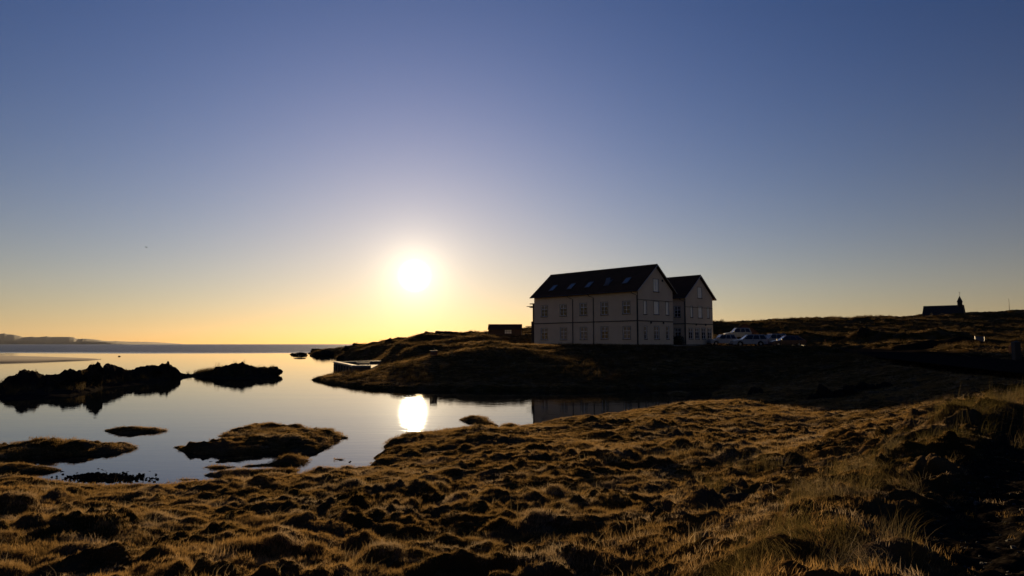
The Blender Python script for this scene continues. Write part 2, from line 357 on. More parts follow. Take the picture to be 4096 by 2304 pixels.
CTRL = np.array([  # x, y, height above the water
    (0, -6, 2.0), (0, 0, 1.95), (0, 4, 1.6), (0, 6, 1.25), (0, 8, 1.0), (-4, 7, 1.1), (-8, 8, .95), (-14, 9, .8), (-12, 14, .45), (-5, 13, .5), (0, 13, .6), (-2, 18, .35), (3, 17, .65), (5, 22, .5), (2, 25, .35), (8, 28, .55), (9, 34, .45), (12, 38, .5), (14, 46, .5),
    (-30, 12, .5), (-20, 4, 1.2), (-40, 0, 1.2),
    (1.5, 5.3, 1.55), (3, 5, 1.8), (5, 7, 1.85), (3.2, 8.2, 1.42), (5.5, 10.6, 1.42), (4.5, 13, .85), (8, 10, 1.9), (10, 13.5, 1.95), (8.6, 14.6, 1.62), (7.5, 18, .9), (12.5, 17.2, 1.9), (11.5, 22, .95), (16, 22, 2.05), (20, 20, 2.2), (30, 20, 2.4), (12, 4, 2.0), (25, 5, 2.3), (14, 28, .75), (16.5, 36, .65), (18, 28, 1.4),
    (21, 42, 1.1), (24, 32, 2.25), (27, 42, 2.4), (30, 50, 2.55), (24, 55, 1.5), (34, 60, 2.7), (27, 66, 1.9), (38, 72, 2.85), (42, 82, 2.95), (50, 75, 2.9), (44, 50, 2.7), (60, 60, 3.0), (60, 84, 3.0), (75, 88, 3.1),
    (5, 89, 3.35), (5, 83, 2.75), (5, 77, 2.15), (5, 70, 1.55), (5, 63, .95), (5, 57, .4), (14, 88.5, 3.3), (15, 83, 2.75), (15, 76, 2.05), (15, 68, 1.35), (15, 61, .8), (15, 55, .35), (24, 88, 3.2), (27, 82, 2.7), (25, 74, 2.1), (20, 60, .9), (20, 52, .55),
    (20, 96, 3.5), (10, 100, 3.55), (30, 100, 3.45), (36, 104, 3.5), (36, 94, 3.2), (32, 90, 3.1), (25, 112, 3.6), (10, 115, 3.7), (40, 115, 3.7),
    (-5, 80, 2.35), (-8.6, 75, 1.88), (-9, 68, 1.25), (-10, 61, .5), (-3, 66, 1.15), (-3, 58, .4), (-13, 72, 1.0), (-15, 66, .5), (-19, 67, .35), (-14, 80, 1.2), (-12, 90, 1.9), (-5, 92, 3.0), (0, 98, 3.5), (-12, 105, 2.6), (-18, 120, 2.8), (-8, 120, 4.2), (0, 125, 4.4), (-1.5, 140, 5.1), (4, 146, 5.3),
    (-25, 140, 2.0), (-34, 162, 1.6), (-46, 196, 2.9), (-54, 222, 2.3), (-64, 252, 1.7), (-73, 262, 1.0), (-70, 300, 1.2), (-41, 192, 3.3), (-34, 190, 4.4), (-22, 182, 5.2), (-22, 160, 4.6), (-12, 158, 5.2), (-16, 178, 5.9), (-5, 166, 5.6), (3, 180, 7.3), (15, 150, 5.2), (15, 180, 7.0), (5, 240, 4.0), (-30, 260, 2.0), (-20, 320, .8),
    (35, 150, 5.0), (45, 132, 4.6), (54, 180, 9.2), (64, 186, 8.9), (58, 155, 6.0), (62, 120, 4.4), (73, 190, 9.9), (92, 200, 10.9), (114, 215, 11.8), (139, 231, 12.9), (153, 233, 13.7), (176, 236, 14.8), (210, 240, 15.5), (85, 150, 6.5), (110, 165, 7.5), (140, 180, 8.2), (165, 185, 9), (70, 105, 3.6), (80, 115, 4.0),
    (92, 128, 5.0), (56, 97, 3.4), (100, 105, 4.0), (130, 130, 5.0), (150, 100, 5), (110, 70, 4), (160, 290, 12), (90, 290, 8), (30, 280, 5), (210, 310, 12), (250, 200, 14), (300, 400, 10), (100, 400, 4), (300, 100, 8), (200, 0, 6), (100, 0, 4)], np.float64)
def rbf_fit(C, c=3.0):
    d = np.sqrt((C[:, None, 0] - C[None, :, 0]) ** 2 + (C[:, None, 1] - C[None, :, 1]) ** 2 + c * c)
    n = len(C); A = np.zeros((n + 1, n + 1)); A[:n, :n] = d; A[:n, n] = 1; A[n, :n] = 1
    return np.linalg.solve(A, np.concatenate([C[:, 2], [0]]))
_W = rbf_fit(CTRL)
def upland(x, y):
    z = np.full(x.shape, _W[-1], np.float32)
    for (cx, cy_, _), w in zip(CTRL, _W[:-1]): z += np.float32(w) * np.sqrt((x - np.float32(cx)) ** 2 + (y - np.float32(cy_)) ** 2 + 9)
    return np.maximum(z, .02)
ROAD = np.array([(34, -5), (26, 16), (26, 30), (30, 45), (35, 60), (40.5, 76), (42, 88), (37, 96), (30, 98)], np.float32)
SIDE = np.array([(39, 72), (50, 80), (66, 85), (95, 88), (150, 86)], np.float32)
PATH = np.array([(61.5, 83), (64, 92), (66, 104)], np.float32)
BANK = np.array([(1.9, 4.4), (2.4, 5.8), (3.2, 7.4), (5.4, 10.0), (8.6, 13.6), (11.8, 16.4), (17, 20.5)], np.float32)
def pdist(P, x, y):
    best = np.full(x.shape, 1e12, np.float32)
    for (ax, ay), (bx, by) in zip(P[:-1], P[1:]):
        dx, dy = bx - ax, by - ay; t = np.clip(((x - ax) * dx + (y - ay) * dy) / (dx * dx + dy * dy), 0, 1)
        best = np.minimum(best, (x - ax - t * dx) ** 2 + (y - ay - t * dy) ** 2)
    return np.sqrt(best)
def bank_side(x, y):                        # >0 on the road side (right) of the grassy bank
    best = np.full(x.shape, 1e12, np.float32); s = np.zeros(x.shape, np.float32)
    for (ax, ay), (bx, by) in zip(BANK[:-1], BANK[1:]):
        dx, dy = bx - ax, by - ay; t = np.clip(((x - ax) * dx + (y - ay) * dy) / (dx * dx + dy * dy), 0, 1)
        d = (x - ax - t * dx) ** 2 + (y - ay - t * dy) ** 2; cr = (x - ax) * dy - (y - ay) * dx
        m = d < best; best = np.where(m, d, best); s = np.where(m, np.sign(cr), s)
    return s * np.sqrt(best)
# local mounds: x, y, rx, ry, height
MOUNDS = [(aty(3835, 1350, 84).x, 84, 3.6, 3.0, 1.35), (aty(3735, 1370, 82).x, 82, 2.2, 2.2, .8), (aty(3640, 1340, 100).x, 100, 7, 4, 1.2), (aty(3770, 1335, 102).x, 102, 6, 4, 1.4), (aty(3455, 1330, 104).x, 104, 3, 3, 1.3), (aty(3150, 1300, 118).x, 118, 9, 6, 1.2),
          (aty(1700, 1345, 160).x, 160, 6, 5, 1.0), (aty(1560, 1400, 110).x, 108, 6, 8, .9), (aty(1700, 1395, 96).x, 96, 6, 6, .7), (aty(1850, 1420, 75).x, 75, 5, 2.5, .3), (aty(2000, 1408, 80).x, 80, 5, 2.5, .3), (aty(2250, 1410, 80).x, 80, 5, 2.2, .25), (aty(1640, 1437, 72).x, 72, 2.4, 1.8, .25),
          (aty(3020, 1430, 60).x, 60, 6, 4, .35)]
PADS = [(16, 101, 19, 3.45), (27, 92, 11, 3.25), (37, 101, 9, 3.35), (-1.6, 143.5, 5.5, 5.15)]     # level ground: x, y, r, z

R0, RR, NR = 3.6, 1.0072, 665
TH0, TH1, NT = math.radians(-57), math.radians(57), 1040
DTH = (TH1 - TH0) / (NT - 1); LR = math.log(RR)
_th = np.linspace(TH0, TH1, NT, dtype=np.float32); _r = (R0 * RR ** np.arange(NR)).astype(np.float32)
GX = (np.sin(_th)[None, :] * _r[:, None]).astype(np.float32); GY = (np.cos(_th)[None, :] * _r[:, None]).astype(np.float32)

def terrain(x, y):
    warp = .5 * perlin(x * .55, y * .55) + .22 * perlin(x * 1.7 + 9, y * 1.7)
    dist = np.sqrt(x * x + y * y); wamp = np.clip(dist / 30, .35, 1.0)
    sds = [sdist(P, x, y) for P in POLYS]
    sd = np.maximum.reduce(sds); own = np.argmax(np.stack(sds), 0)
    sdw = sd + np.where(own == 0, warp * wamp, (warp * wamp * .5 + .16 * perlin(x * 3.1, y * 2.2)) * np.where((own == 2) | (own == 4), 1, .35))
    up = upland(x, y)
    for (mx, my, rx, ry, h) in MOUNDS: up = up + h * np.exp(-((x - mx) / rx) ** 2 - ((y - my) / ry) ** 2)
    nat = np.clip((dist - 40) / 40, 0, 1) * np.clip((dist - 30) / 70, .3, 1)
    ridg = (1 - np.abs(perlin(x * .085 + 3, y * .085)) * 1.6)
    up = up + nat * (.55 * perlin(x * .11, y * .11 + 5) + .35 * ridg * perlin(x * .2, y * .2) + .22 * perlin(x * .33 + 7, y * .33)) * np.clip(up / 2.0, 0, 1.3)
    pad = np.zeros(x.shape, np.float32)
    for (mx, my, rr, z) in PADS:
        w = 1 - sstep(rr * .8, rr * 1.15, np.sqrt((x - mx) ** 2 + (y - my) ** 2)); up = up * (1 - w) + z * w; pad = np.maximum(pad, w)
    rd = np.minimum(pdist(ROAD, x, y), pdist(SIDE, x, y)); road = 1 - sstep(3.1, 4.6, rd)
    bs = bank_side(x, y); bd = np.abs(bs)
    near = np.exp(-((dist - 10) / 16) ** 2)
    gravel = sstep(.35, 1.2, bs + .45 * perlin(x * .8, y * .8)) * (dist < 32)
    gravel = np.maximum(gravel * np.clip((30 - dist) / 10, 0, 1), road)
    # tussocks
    wx, wy = x + .25 * perlin(x * .9, y * .9 + 3), y + .25 * perlin(x * .9 + 8, y * .9)
    f1, rid = worley(wx * 1.55, wy * 2.1); dome1 = np.clip(1 - f1 * f1 * 1.8, 0, 1) ** .8 * (.35 + .9 * rid)
    f2, rid2 = worley(wx * 3.6 + 5, wy * 4.4); dome2 = np.clip(1 - f2 * f2 * 1.9, 0, 1) ** .8 * (.3 + .8 * rid2)
    big = perlin(x * .45, y * .6)
    bl = lambda kx, ky, q: np.abs(perlin(wx * kx + q, wy * ky - q)) * 1.5
    hum = -.06 + .10 * dome1 + .03 * dome2 + .17 * bl(.85, 1.7, 3) + .13 * bl(1.7, 3.3, 11) + .06 * bl(3.6, 6.6, 19) + .10 * big + .02 * perlin(x * 9, y * 11)
    patch = .74 + .44 * sstep(-.45, .45, perlin(x * .24 + 4, y * .31) + .4 * perlin(x * .7, y * .9))
    hum = hum * patch
    farh = .22 * dome1 + .16 * perlin(x * .8, y * .8)
    amp = np.clip(1.15 - dist / 75, .5, 1.0) * np.clip(.74 + dist / 40, .74, 1)
    hraw = hum * amp
    hum = hum * amp * (.4 + .6 * sstep(0, 3.5, sdw)) * (1 - .85 * gravel) + nat * .5 * farh * (1 - road)
    hum = hum * (1 - pad) + pad * .05 * perlin(x * 1.3, y * 1.3)
    hum = hum + gravel * (1 - road) * (.05 * perlin(x * 2.1, y * 2.1) + .035 * perlin(x * 6, y * 6))
    hum = hum + (dist < 30) * np.exp(-(bd / .8) ** 2) * (.16 + .14 * perlin(x * .9, y * .9))
    bank = .24 * (1 - np.exp(-np.clip(sdw, 0, None) / .22)) + .05 * np.clip(sdw, 0, 2)
    isl = own > 0
    edge = sstep(0, .45, sdw)
    main_z = bank + (up - .25) * sstep(.2, 4.5, sdw) + hum * edge
    isl_z = bank * np.where((own == 2) | (own == 4), .5, .42) + .03 * np.clip(sdw, 0, 1.2) + np.where((own == 2) | (own == 4), (hraw - .10 + .16 * bl(.3, 1.2, 7)) * edge * np.clip(.55 + sdw * .4, .55, 1.0), hraw * edge * np.clip(.15 + sdw * .6, .15, .8))
    z = np.where(isl, isl_z, main_z)
    z = np.where(sdw > 0, z, np.maximum(-1.2, sdw * .9 - .02))
    z = z - road * (z - up) - road * .07                     # the bed lies below the road sheet
    frost = sstep(.05, .5, perlin(x * .5 + 11, y * .7) + .5 * perlin(x * 2.3, y * 3)) * .12 * (1 - gravel)
    return z.astype(np.float32), sdw, own, gravel, road, frost, up
GZ, GSD, GOWN, GGR, GRD, GFR, GUP = terrain(GX, GY)

def grid_part(name, mask, mat):
    """the cells of the land grid in mask as one mesh"""
    jj, ii = np.nonzero(mask)
    a = jj * NT + ii; q = np.stack([a, a + 1, a + NT + 1, a + NT], 1)
    used, inv = np.unique(q, return_inverse=True); q = inv.reshape(q.shape)
    co = np.stack([GX.ravel()[used], GY.ravel()[used], GZ.ravel()[used]], 1)
    me = bpy.data.meshes.new(name); me.vertices.add(len(co)); me.vertices.foreach_set('co', co.ravel().astype(np.float32))
    me.loops.add(q.size); me.loops.foreach_set('vertex_index', q[:, ::-1].ravel().astype(np.int32)); me.polygons.add(len(q))
    me.polygons.foreach_set('loop_start', np.arange(0, q.size, 4, dtype=np.int32))
    me.update(calc_edges=True); me.shade_smooth()
    for nm, g in (('gravel', GGR), ('frost', GFR)):
        at = me.attributes.new(nm, 'FLOAT', 'POINT'); at.data.foreach_set('value', g.ravel()[used].astype(np.float32))
    me.materials.append(mat)
    return mesh_obj(name, me)
cz = np.maximum.reduce([GZ[:-1, :-1], GZ[1:, :-1], GZ[:-1, 1:], GZ[1:, 1:]]); cown = GOWN[:-1, :-1]
live = cz > -.25
tag(grid_part('ground', live & (cown == 0), M['ground']), 'tussocky marsh and grassy headland around the lagoon', kind='structure')
def ground_beyond():
    """the same land carried on round the viewer's back and sides, coarser"""
    th = np.linspace(TH1 - .002, 2 * math.pi + TH0 + .002, 70, dtype=np.float32); r = np.geomspace(.8, 420, 60).astype(np.float32)
    x = (np.sin(th)[None, :] * r[:, None]).astype(np.float32); y = (np.cos(th)[None, :] * r[:, None]).astype(np.float32)
    z = terrain(x, y)[0]; n = len(th)
    f = [(j * n + i, (j + 1) * n + i, (j + 1) * n + i + 1, j * n + i + 1) for j in range(len(r) - 1) for i in range(n - 1) if max(z[j, i], z[j + 1, i], z[j, i + 1], z[j + 1, i + 1]) > -.25]
    me = bpy.data.meshes.new('meadow'); me.from_pydata(np.stack([x, y, z], -1).reshape(-1, 3).tolist(), [], f); me.shade_smooth()
    me.materials.append(simple('dry_straw_meadow', (.12, .082, .032), (.24, .155, .062), scale=.7, rough=1, bmp=.8, dist=.08, spec=0)); tag(mesh_obj('meadow', me), 'dry grass meadow behind and beside the viewer', kind='structure')
ground_beyond()
isl_labels = ['small flat grassy islet alone in the calm water', 'long dark grassy islet at the left edge of the lagoon', 'low grassy strip in front of the long left islet', 'largest grassy marsh islet in the middle of the lagoon',
              'thin grass finger touching the front of the largest marsh islet', 'middle grass finger with a raised right end in front of the largest islet', 'nearest long grass finger in front of the largest islet', 'small oval grass clump in the narrow channel', 'tiny grass tip in the channel near the left shore', 'small flat grass pad close to the near shore', 'flat grass pad beside the grass fingers',
              'small grassy point under the reflected sun beside the near shore', 'low dark grass hump in the shaded inlet', 'thin grass sliver at the mouth of the side channel']
for k in range(1, len(POLYS)):
    mk = live & (cown == k)
    if mk.any(): tag(grid_part('marsh_islet', mk, M['ground']), isl_labels[k - 1], kind='structure')

def zat(x, y):
    """height of the land grid"""
    x = np.asarray(x, np.float64); y = np.asarray(y, np.float64)
    th = np.arctan2(x, y); r = np.sqrt(x * x + y * y)
    u = np.clip((th - TH0) / DTH, 0, NT - 1.001); v = np.clip(np.log(r / R0) / LR, 0, NR - 1.001)
    i = u.astype(int); j = v.astype(int); fu = u - i; fv = v - j
    return (GZ[j, i] * (1 - fu) + GZ[j, i + 1] * fu) * (1 - fv) + (GZ[j + 1, i] * (1 - fu) + GZ[j + 1, i + 1] * fu) * fv
def pick(G, x, y):
    th = np.arctan2(x, y); r = np.sqrt(x * x + y * y)
    i = np.clip(np.rint((th - TH0) / DTH), 0, NT - 1).astype(int); j = np.clip(np.rint(np.log(r / R0) / LR), 0, NR - 1).astype(int)
    return G[j, i]
def gz(x, y): return float(zat(np.array([x]), np.array([y]))[0])

# road sheets
def road_strip(name, P, half, label):
    pts = []
    for (ax, ay), (bx, by) in zip(P[:-1], P[1:]):
        n = max(2, int(math.hypot(bx - ax, by - ay) / 1.2))
        pts += [(ax + (bx - ax) * t / n, ay + (by - ay) * t / n) for t in range(n)]
    pts.append(tuple(P[-1])); pts = np.array(pts, np.float32)
    k = np.ones(9) / 9
    for _ in range(2):
        q = np.pad(pts, ((4, 4), (0, 0)), mode='edge'); pts = np.stack([np.convolve(q[:, c], k, 'valid') for c in (0, 1)], 1)
    d = np.gradient(pts, axis=0); d /= np.linalg.norm(d, axis=1)[:, None]; nrm = np.stack([d[:, 1], -d[:, 0]], 1)
    offs = [-half - .5, -half, -half * .5, 0, half * .5, half, half + .5]; crown = [-.16, .0, .05, .07, .05, .0, -.16]
    up = upland(pts[:, 0].astype(np.float32), pts[:, 1].astype(np.float32))
    for (mx, my, rr, z) in PADS:
        w = 1 - sstep(rr * .8, rr * 1.15, np.hypot(pts[:, 0] - mx, pts[:, 1] - my)); up = up * (1 - w) + z * w
    up = np.convolve(np.pad(up, 6, mode='edge'), np.ones(13) / 13, 'valid')
    v = []
    for i in range(len(pts)):
        for o, c in zip(offs, crown): v.append((*(pts[i] + nrm[i] * o), up[i] + c + .02))
    m = len(offs); f = [(i * m + j, i * m + j + 1, (i + 1) * m + j + 1, (i + 1) * m + j) for i in range(len(pts) - 1) for j in range(m - 1)]
    mb = MB(); mb.v = [tuple(map(float, p)) for p in v]; mb.f = f
    return tag(mb.build(name, M['asphalt'], smooth=True), label, kind='structure')
M['asphalt'] = simple('worn_dark_road', (.014, .012, .011), (.024, .020, .018), scale=9, rough=1, bmp=.5, dist=.02, spec=0)
road_strip('road', ROAD, 3.2, 'dark road winding from the right to the parking place')
road_strip('side_road', SIDE, 2.6, 'dark side road leaving to the right past the notice board')

# ------------------------------------------------------------------ sand spit, far hills
def sand_spit():
    near = [onz(p, q) for p, q in ((-700, 1462), (-300, 1457), (0, 1453), (140, 1449), (260, 1444), (350, 1441), (400, 1438))]
    far = [onz(p, q) for p, q in ((-700, 1421), (-300, 1422), (0, 1424), (140, 1427), (260, 1431), (350, 1434), (405, 1436.5))]
    v = []; f = []; n = 9
    prof = [-.25, .12, .34, .46, .52, .5, .38, .2, -.25]
    for i, (a, b) in enumerate(zip(near, far)):
        fade = [1, 1, 1, .9, .7, .5, .15][i]
        for k in range(n):
            t = [0, .025, .07, .2, .4, .6, .8, .95, 1][k]; p = a.lerp(b, t); v.append((p.x, p.y, prof[k] * (fade if prof[k] > 0 else 1)))
    for i in range(len(near) - 1):
        for k in range(n - 1): f.append((i * n + k, (i + 1) * n + k, (i + 1) * n + k + 1, i * n + k + 1))
    m = simple('beach_sand', (.30, .22, .14), (.20, .145, .09), scale=.08, rough=.9, bmp=.3, dist=.05)
    mb = MB(); mb.v = v; mb.f = f
    o = mb.build('sand_spit', m, smooth=True); tag(o, 'pale brown sand spit reaching into the lagoon from the left', kind='structure')
sand_spit()
def far_hills():
    D = 12000.; pts = [(-1500, 1366), (-1100, 1345), (-800, 1330), (-500, 1338), (-250, 1328), (-100, 1334), (0, 1334), (12, 1334.5), (28, 1331.5), (40, 1335.5), (65, 1337), (85, 1342), (105, 1347.5), (135, 1345.5), (170, 1347), (198, 1344), (215, 1346), (290, 1346), (307, 1348.5), (315, 1353), (330, 1354.5), (342, 1353), (380, 1355.5), (405, 1358), (420, 1361.5), (445, 1363), (480, 1363), (520, 1365), (600, 1366), (680, 1370), (760, 1376)]
    xs = np.arange(-1500, 761, 3.0); ys = np.interp(xs, [p[0] for p in pts], [p[1] for p in pts]) + .5 * perlin(xs * .06, xs * 0) + .35 * perlin(xs * .2, xs * 0 + 4)
    v = []; prof = [(0, -.02), (.12, .12), (.3, .55), (.45, .9), (.5, 1.0), (.7, .6), (1., -.02)]
    for x, y in zip(xs, ys):
        h = max(2., (1376.5 - y) * D / F)
        for t, k in prof:
            Y = D + (t - .5) * 2600; v.append(((x - 2048) / F * Y * 1.0034, Y, k * h - 2))
    n = len(prof); f = [(i * n + j, (i + 1) * n + j, (i + 1) * n + j + 1, i * n + j + 1) for i in range(len(xs) - 1) for j in range(n - 1)]
    mb = MB(); mb.v = v; mb.f = f
    o = mb.build('hills', simple('far_hill_ground', (.045, .040, .038), (.06, .052, .045), scale=.001, rough=1, bmp=0), smooth=True); tag(o, 'long blue-grey range of far hills fading into haze at the left', kind='structure')
    mb = MB(); v = []
    for x in np.arange(-1500, 640, 20.):
        h = 40 + 8 * math.sin(x * .02) - max(0, (x - 300) * .09)
        for t, k in ((0, -.05), (.4, 1), (1, -.05)):
            Y = 9200 + t * 500; v.append(((x - 2048) / F * Y * 1.0034, Y, max(k * h, -2)))
    mb.v = v; m = len(v) // 3; mb.f = [(i * 3 + j, (i + 1) * 3 + j, (i + 1) * 3 + j + 1, i * 3 + j + 1) for i in range(m - 1) for j in range(2)]
    tag(mb.build('far_shore', simple('far_shore_ground', (.06, .05, .035), scale=.002, rough=1, bmp=0), smooth=True), 'thin low far shore below the blue-grey hills', kind='structure')
far_hills()

exec_after = []
# ------------------------------------------------------------------ grass (instanced blades, one object per kind)
rnd = random.Random(11)
def tuft_mesh(name, nb, hgt, rad, width, lean, wind, curl, mat, seg=2, jit=.4):
    v = []; f = []
    for _ in range(nb):
        a = rnd.uniform(0, 6.283); rr = rad * math.sqrt(rnd.random()); bx, by = math.cos(a) * rr, math.sin(a) * rr
        h = hgt * rnd.uniform(1 - jit, 1 + jit); la = rnd.uniform(0, 6.283); l = lean * rnd.uniform(.2, 1)
        dx, dy = math.cos(la) * l + wind[0], math.sin(la) * l + wind[1]; w = width * rnd.uniform(.7, 1.3)
        sa = rnd.uniform(0, 6.283); sx, sy = math.cos(sa) * w / 2, math.sin(sa) * w / 2; k = len(v)
        for s in range(seg + 1):
            t = s / seg; q = t ** (1 + curl); z = h * (t - .25 * curl * (dx * dx + dy * dy) * t * t)
            cx, cy_ = bx + dx * h * q, by + dy * h * q
            if s == seg: v.append((cx, cy_, z))
            else:
                g = 1 - .55 * t; v += [(cx - sx * g, cy_ - sy * g, z), (cx + sx * g, cy_ + sy * g, z)]
        for s in range(seg - 1): f.append((k + 2 * s, k + 2 * s + 1, k + 2 * s + 3, k + 2 * s + 2))
        f.append((k + 2 * seg - 2, k + 2 * seg - 1, k + 2 * seg))
    me = bpy.data.meshes.new(name); me.from_pydata(v, [], f); me.materials.append(mat); me.shade_smooth(); return me
def scatter(name, meshes, pts, scl, rot, idx, label, parent=None):
    coll = bpy.data.collections.new(name + '_tufts')
    for i, m in enumerate(meshes): coll.objects.link(bpy.data.objects.new('%s_tuft_%02d' % (name, i), m))
    me = bpy.data.meshes.new(name); me.vertices.add(len(pts)); me.vertices.foreach_set('co', np.asarray(pts, np.float32).ravel())
    scl = np.asarray(scl, np.float32); scl = scl if scl.ndim == 2 else np.stack([scl] * 3, 1)
    a = me.attributes.new('idx', 'INT', 'POINT'); a.data.foreach_set('value', np.asarray(idx, np.int32))
    a = me.attributes.new('scl', 'FLOAT_VECTOR', 'POINT'); a.data.foreach_set('vector', scl.ravel())
    a = me.attributes.new('rot', 'FLOAT_VECTOR', 'POINT'); a.data.foreach_set('vector', np.asarray(rot, np.float32).ravel())
    o = mesh_obj(name, me)
    g = bpy.data.node_groups.new(name, 'GeometryNodeTree'); g.interface.new_socket('Geometry', in_out='INPUT', socket_type='NodeSocketGeometry'); g.interface.new_socket('Geometry', in_out='OUTPUT', socket_type='NodeSocketGeometry')
    gi, go = g.nodes.new('NodeGroupInput'), g.nodes.new('NodeGroupOutput')
    ci = g.nodes.new('GeometryNodeCollectionInfo'); ci.inputs[0].default_value = coll; ci.inputs['Separate Children'].default_value = True; ci.inputs['Reset Children'].default_value = True
    ip = g.nodes.new('GeometryNodeInstanceOnPoints'); ip.inputs['Pick Instance'].default_value = True
    def att(nm, dt):
        n = g.nodes.new('GeometryNodeInputNamedAttribute'); n.data_type = dt; n.inputs[0].default_value = nm; return n.outputs[0]
    g.links.new(gi.outputs[0], ip.inputs['Points']); g.links.new(ci.outputs[0], ip.inputs['Instance'])
    g.links.new(att('idx', 'INT'), ip.inputs['Instance Index']); g.links.new(att('scl', 'FLOAT_VECTOR'), ip.inputs['Scale'])
    e2 = g.nodes.new('FunctionNodeEulerToRotation'); g.links.new(att('rot', 'FLOAT_VECTOR'), e2.inputs[0]); g.links.new(e2.outputs[0], ip.inputs['Rotation'])
    g.links.new(ip.outputs[0], go.inputs[0])
    md = o.modifiers.new('tufts', 'NODES'); md.node_group = g
    return tag(o, label, kind='stuff')
RN = np.random.default_rng(5)
def ring_points(r0, r1, dens, half=42.):
    """dens(r) points per square metre between two distances, inside the field of view with some margin"""
    out = []
    edges = np.geomspace(r0, r1, max(3, int(math.log(r1 / r0) / .08)))
    for a, b in zip(edges[:-1], edges[1:]):
        n = int(dens((a + b) / 2) * math.radians(half) * (b * b - a * a))
        r = np.sqrt(RN.random(n) * (b * b - a * a) + a * a); t = (RN.random(n) * 2 - 1) * math.radians(half)
        out.append(np.stack([np.sin(t) * r, np.cos(t) * r], 1))
    return np.concatenate(out)
FOOT = []                                         # footprints kept clear of grass: centre, rotation, half sizes
def clear(x, y):
    ok = np.ones(x.shape, bool)
    for (cx, cy_, a, hx, hy) in FOOT:
        c, s = math.cos(a), math.sin(a); lx = (x - cx) * c + (y - cy_) * s; ly = -(x - cx) * s + (y - cy_) * c
        ok &= ~((np.abs(lx) < hx) & (np.abs(ly) < hy))
    return ok
SHORT = [tuft_mesh('short', 28, .040, .08, .0034, .6, (.12, -.10), .6, M['blade']) for _ in range(5)]
LONGER = [tuft_mesh('longer', 24, .085, .10, .0036, .65, (.22, -.18), .9, M['blade'], 3) for _ in range(3)]
STEMS = [tuft_mesh('stems', 7, .17, .10, .0032, .9, (.35, -.1), 1.2, M['stem'], 4, .5) for _ in range(2)] + [tuft_mesh('flat_stems', 9, .15, .12, .0032, 1.3, (-.8, -.3), 1.6, M['stem'], 4, .5) for _ in range(2)]
def marsh_grass():
    p = np.concatenate([ring_points(4.2, 30, lambda r: 600 * min(1, (10 / r) ** 1.65)), ring_points(30, 75, lambda r: 600 * (10 / 30) ** 1.65 * (30 / r) ** 2.1), ring_points(75, 260, lambda r: 600 * (10 / 30) ** 1.65 * (30 / 75) ** 2.1 * (75 / r) ** 2)])
    x, y = p[:, 0], p[:, 1]; r = np.hypot(x, y)
    sd = pick(GSD, x, y); gr = pick(GGR, x, y); fr = pick(GFR, x, y)
    bs = bank_side(x.astype(np.float32), y.astype(np.float32)); rough_ = sstep(-4.6, -1.8, bs + 1.2 * perlin(x * .7, y * .7)) * (r < 32)
    keep = (sd > .03) & (RN.random(len(x)) > gr * .96) & clear(x, y) & (RN.random(len(x)) > .84 * rough_)
    keep &= ~((r > 62) & (x > 24) & (RN.random(len(x)) < .85))
    x, y, r, sd = x[keep], y[keep], r[keep], sd[keep]; z = zat(x, y)
    lush = .8 + .5 * perlin(x * .8, y * .8) + .35 * perlin(x * .2 + 3, y * .2)
    s = np.clip(lush, .5, 1.5) * RN.uniform(.7, 1.35, len(x)); wide = np.where(r < 12, 1, (r / 12) ** .75); tall = np.where(r < 14, 1, (r / 14) ** .22); s = np.stack([s * wide, s * wide, s * tall], 1)
    idx = RN.integers(0, 5, len(x)); lg = RN.random(len(x)) < np.clip(.02 + .08 * sstep(.2, .7, perlin(x * .6 + 30, y * .6)) + .25 * sstep(60, 90, r), 0, 1); idx = np.where(lg, RN.integers(5, 8, len(x)), idx)
    st = RN.random(len(x)) < np.where(r < 18, .012 + .05 * sstep(.1, .6, perlin(x * .5 + 40, y * .5)), .004); idx = np.where(st, RN.integers(8, 12, len(x)), idx)
    rot = np.stack([RN.normal(0, .16, len(x)), RN.normal(0, .16, len(x)), RN.normal(0, .7, len(x))], 1)
    scatter('marsh_grass', SHORT + LONGER + STEMS, np.stack([x, y, z - .008], 1), s, rot, idx, 'short brown frosted grass covering the marsh tussocks')
    return len(x)
MARRAM = [tuft_mesh('marram', 30, .34, .16, .0036, .6, (.42, .05), 1.4, M['marram'], 5) for _ in range(3)] + [tuft_mesh('marram_flat', 46, .46, .2, .0036, .5, (-1.0, -.8), 1.7, M['marram'], 5) for _ in range(3)]
STALK = [tuft_mesh('stalk', 3, .62, .12, .005, .18, (.20, .05), .5, M['marram'], 4, .25) for _ in range(3)]
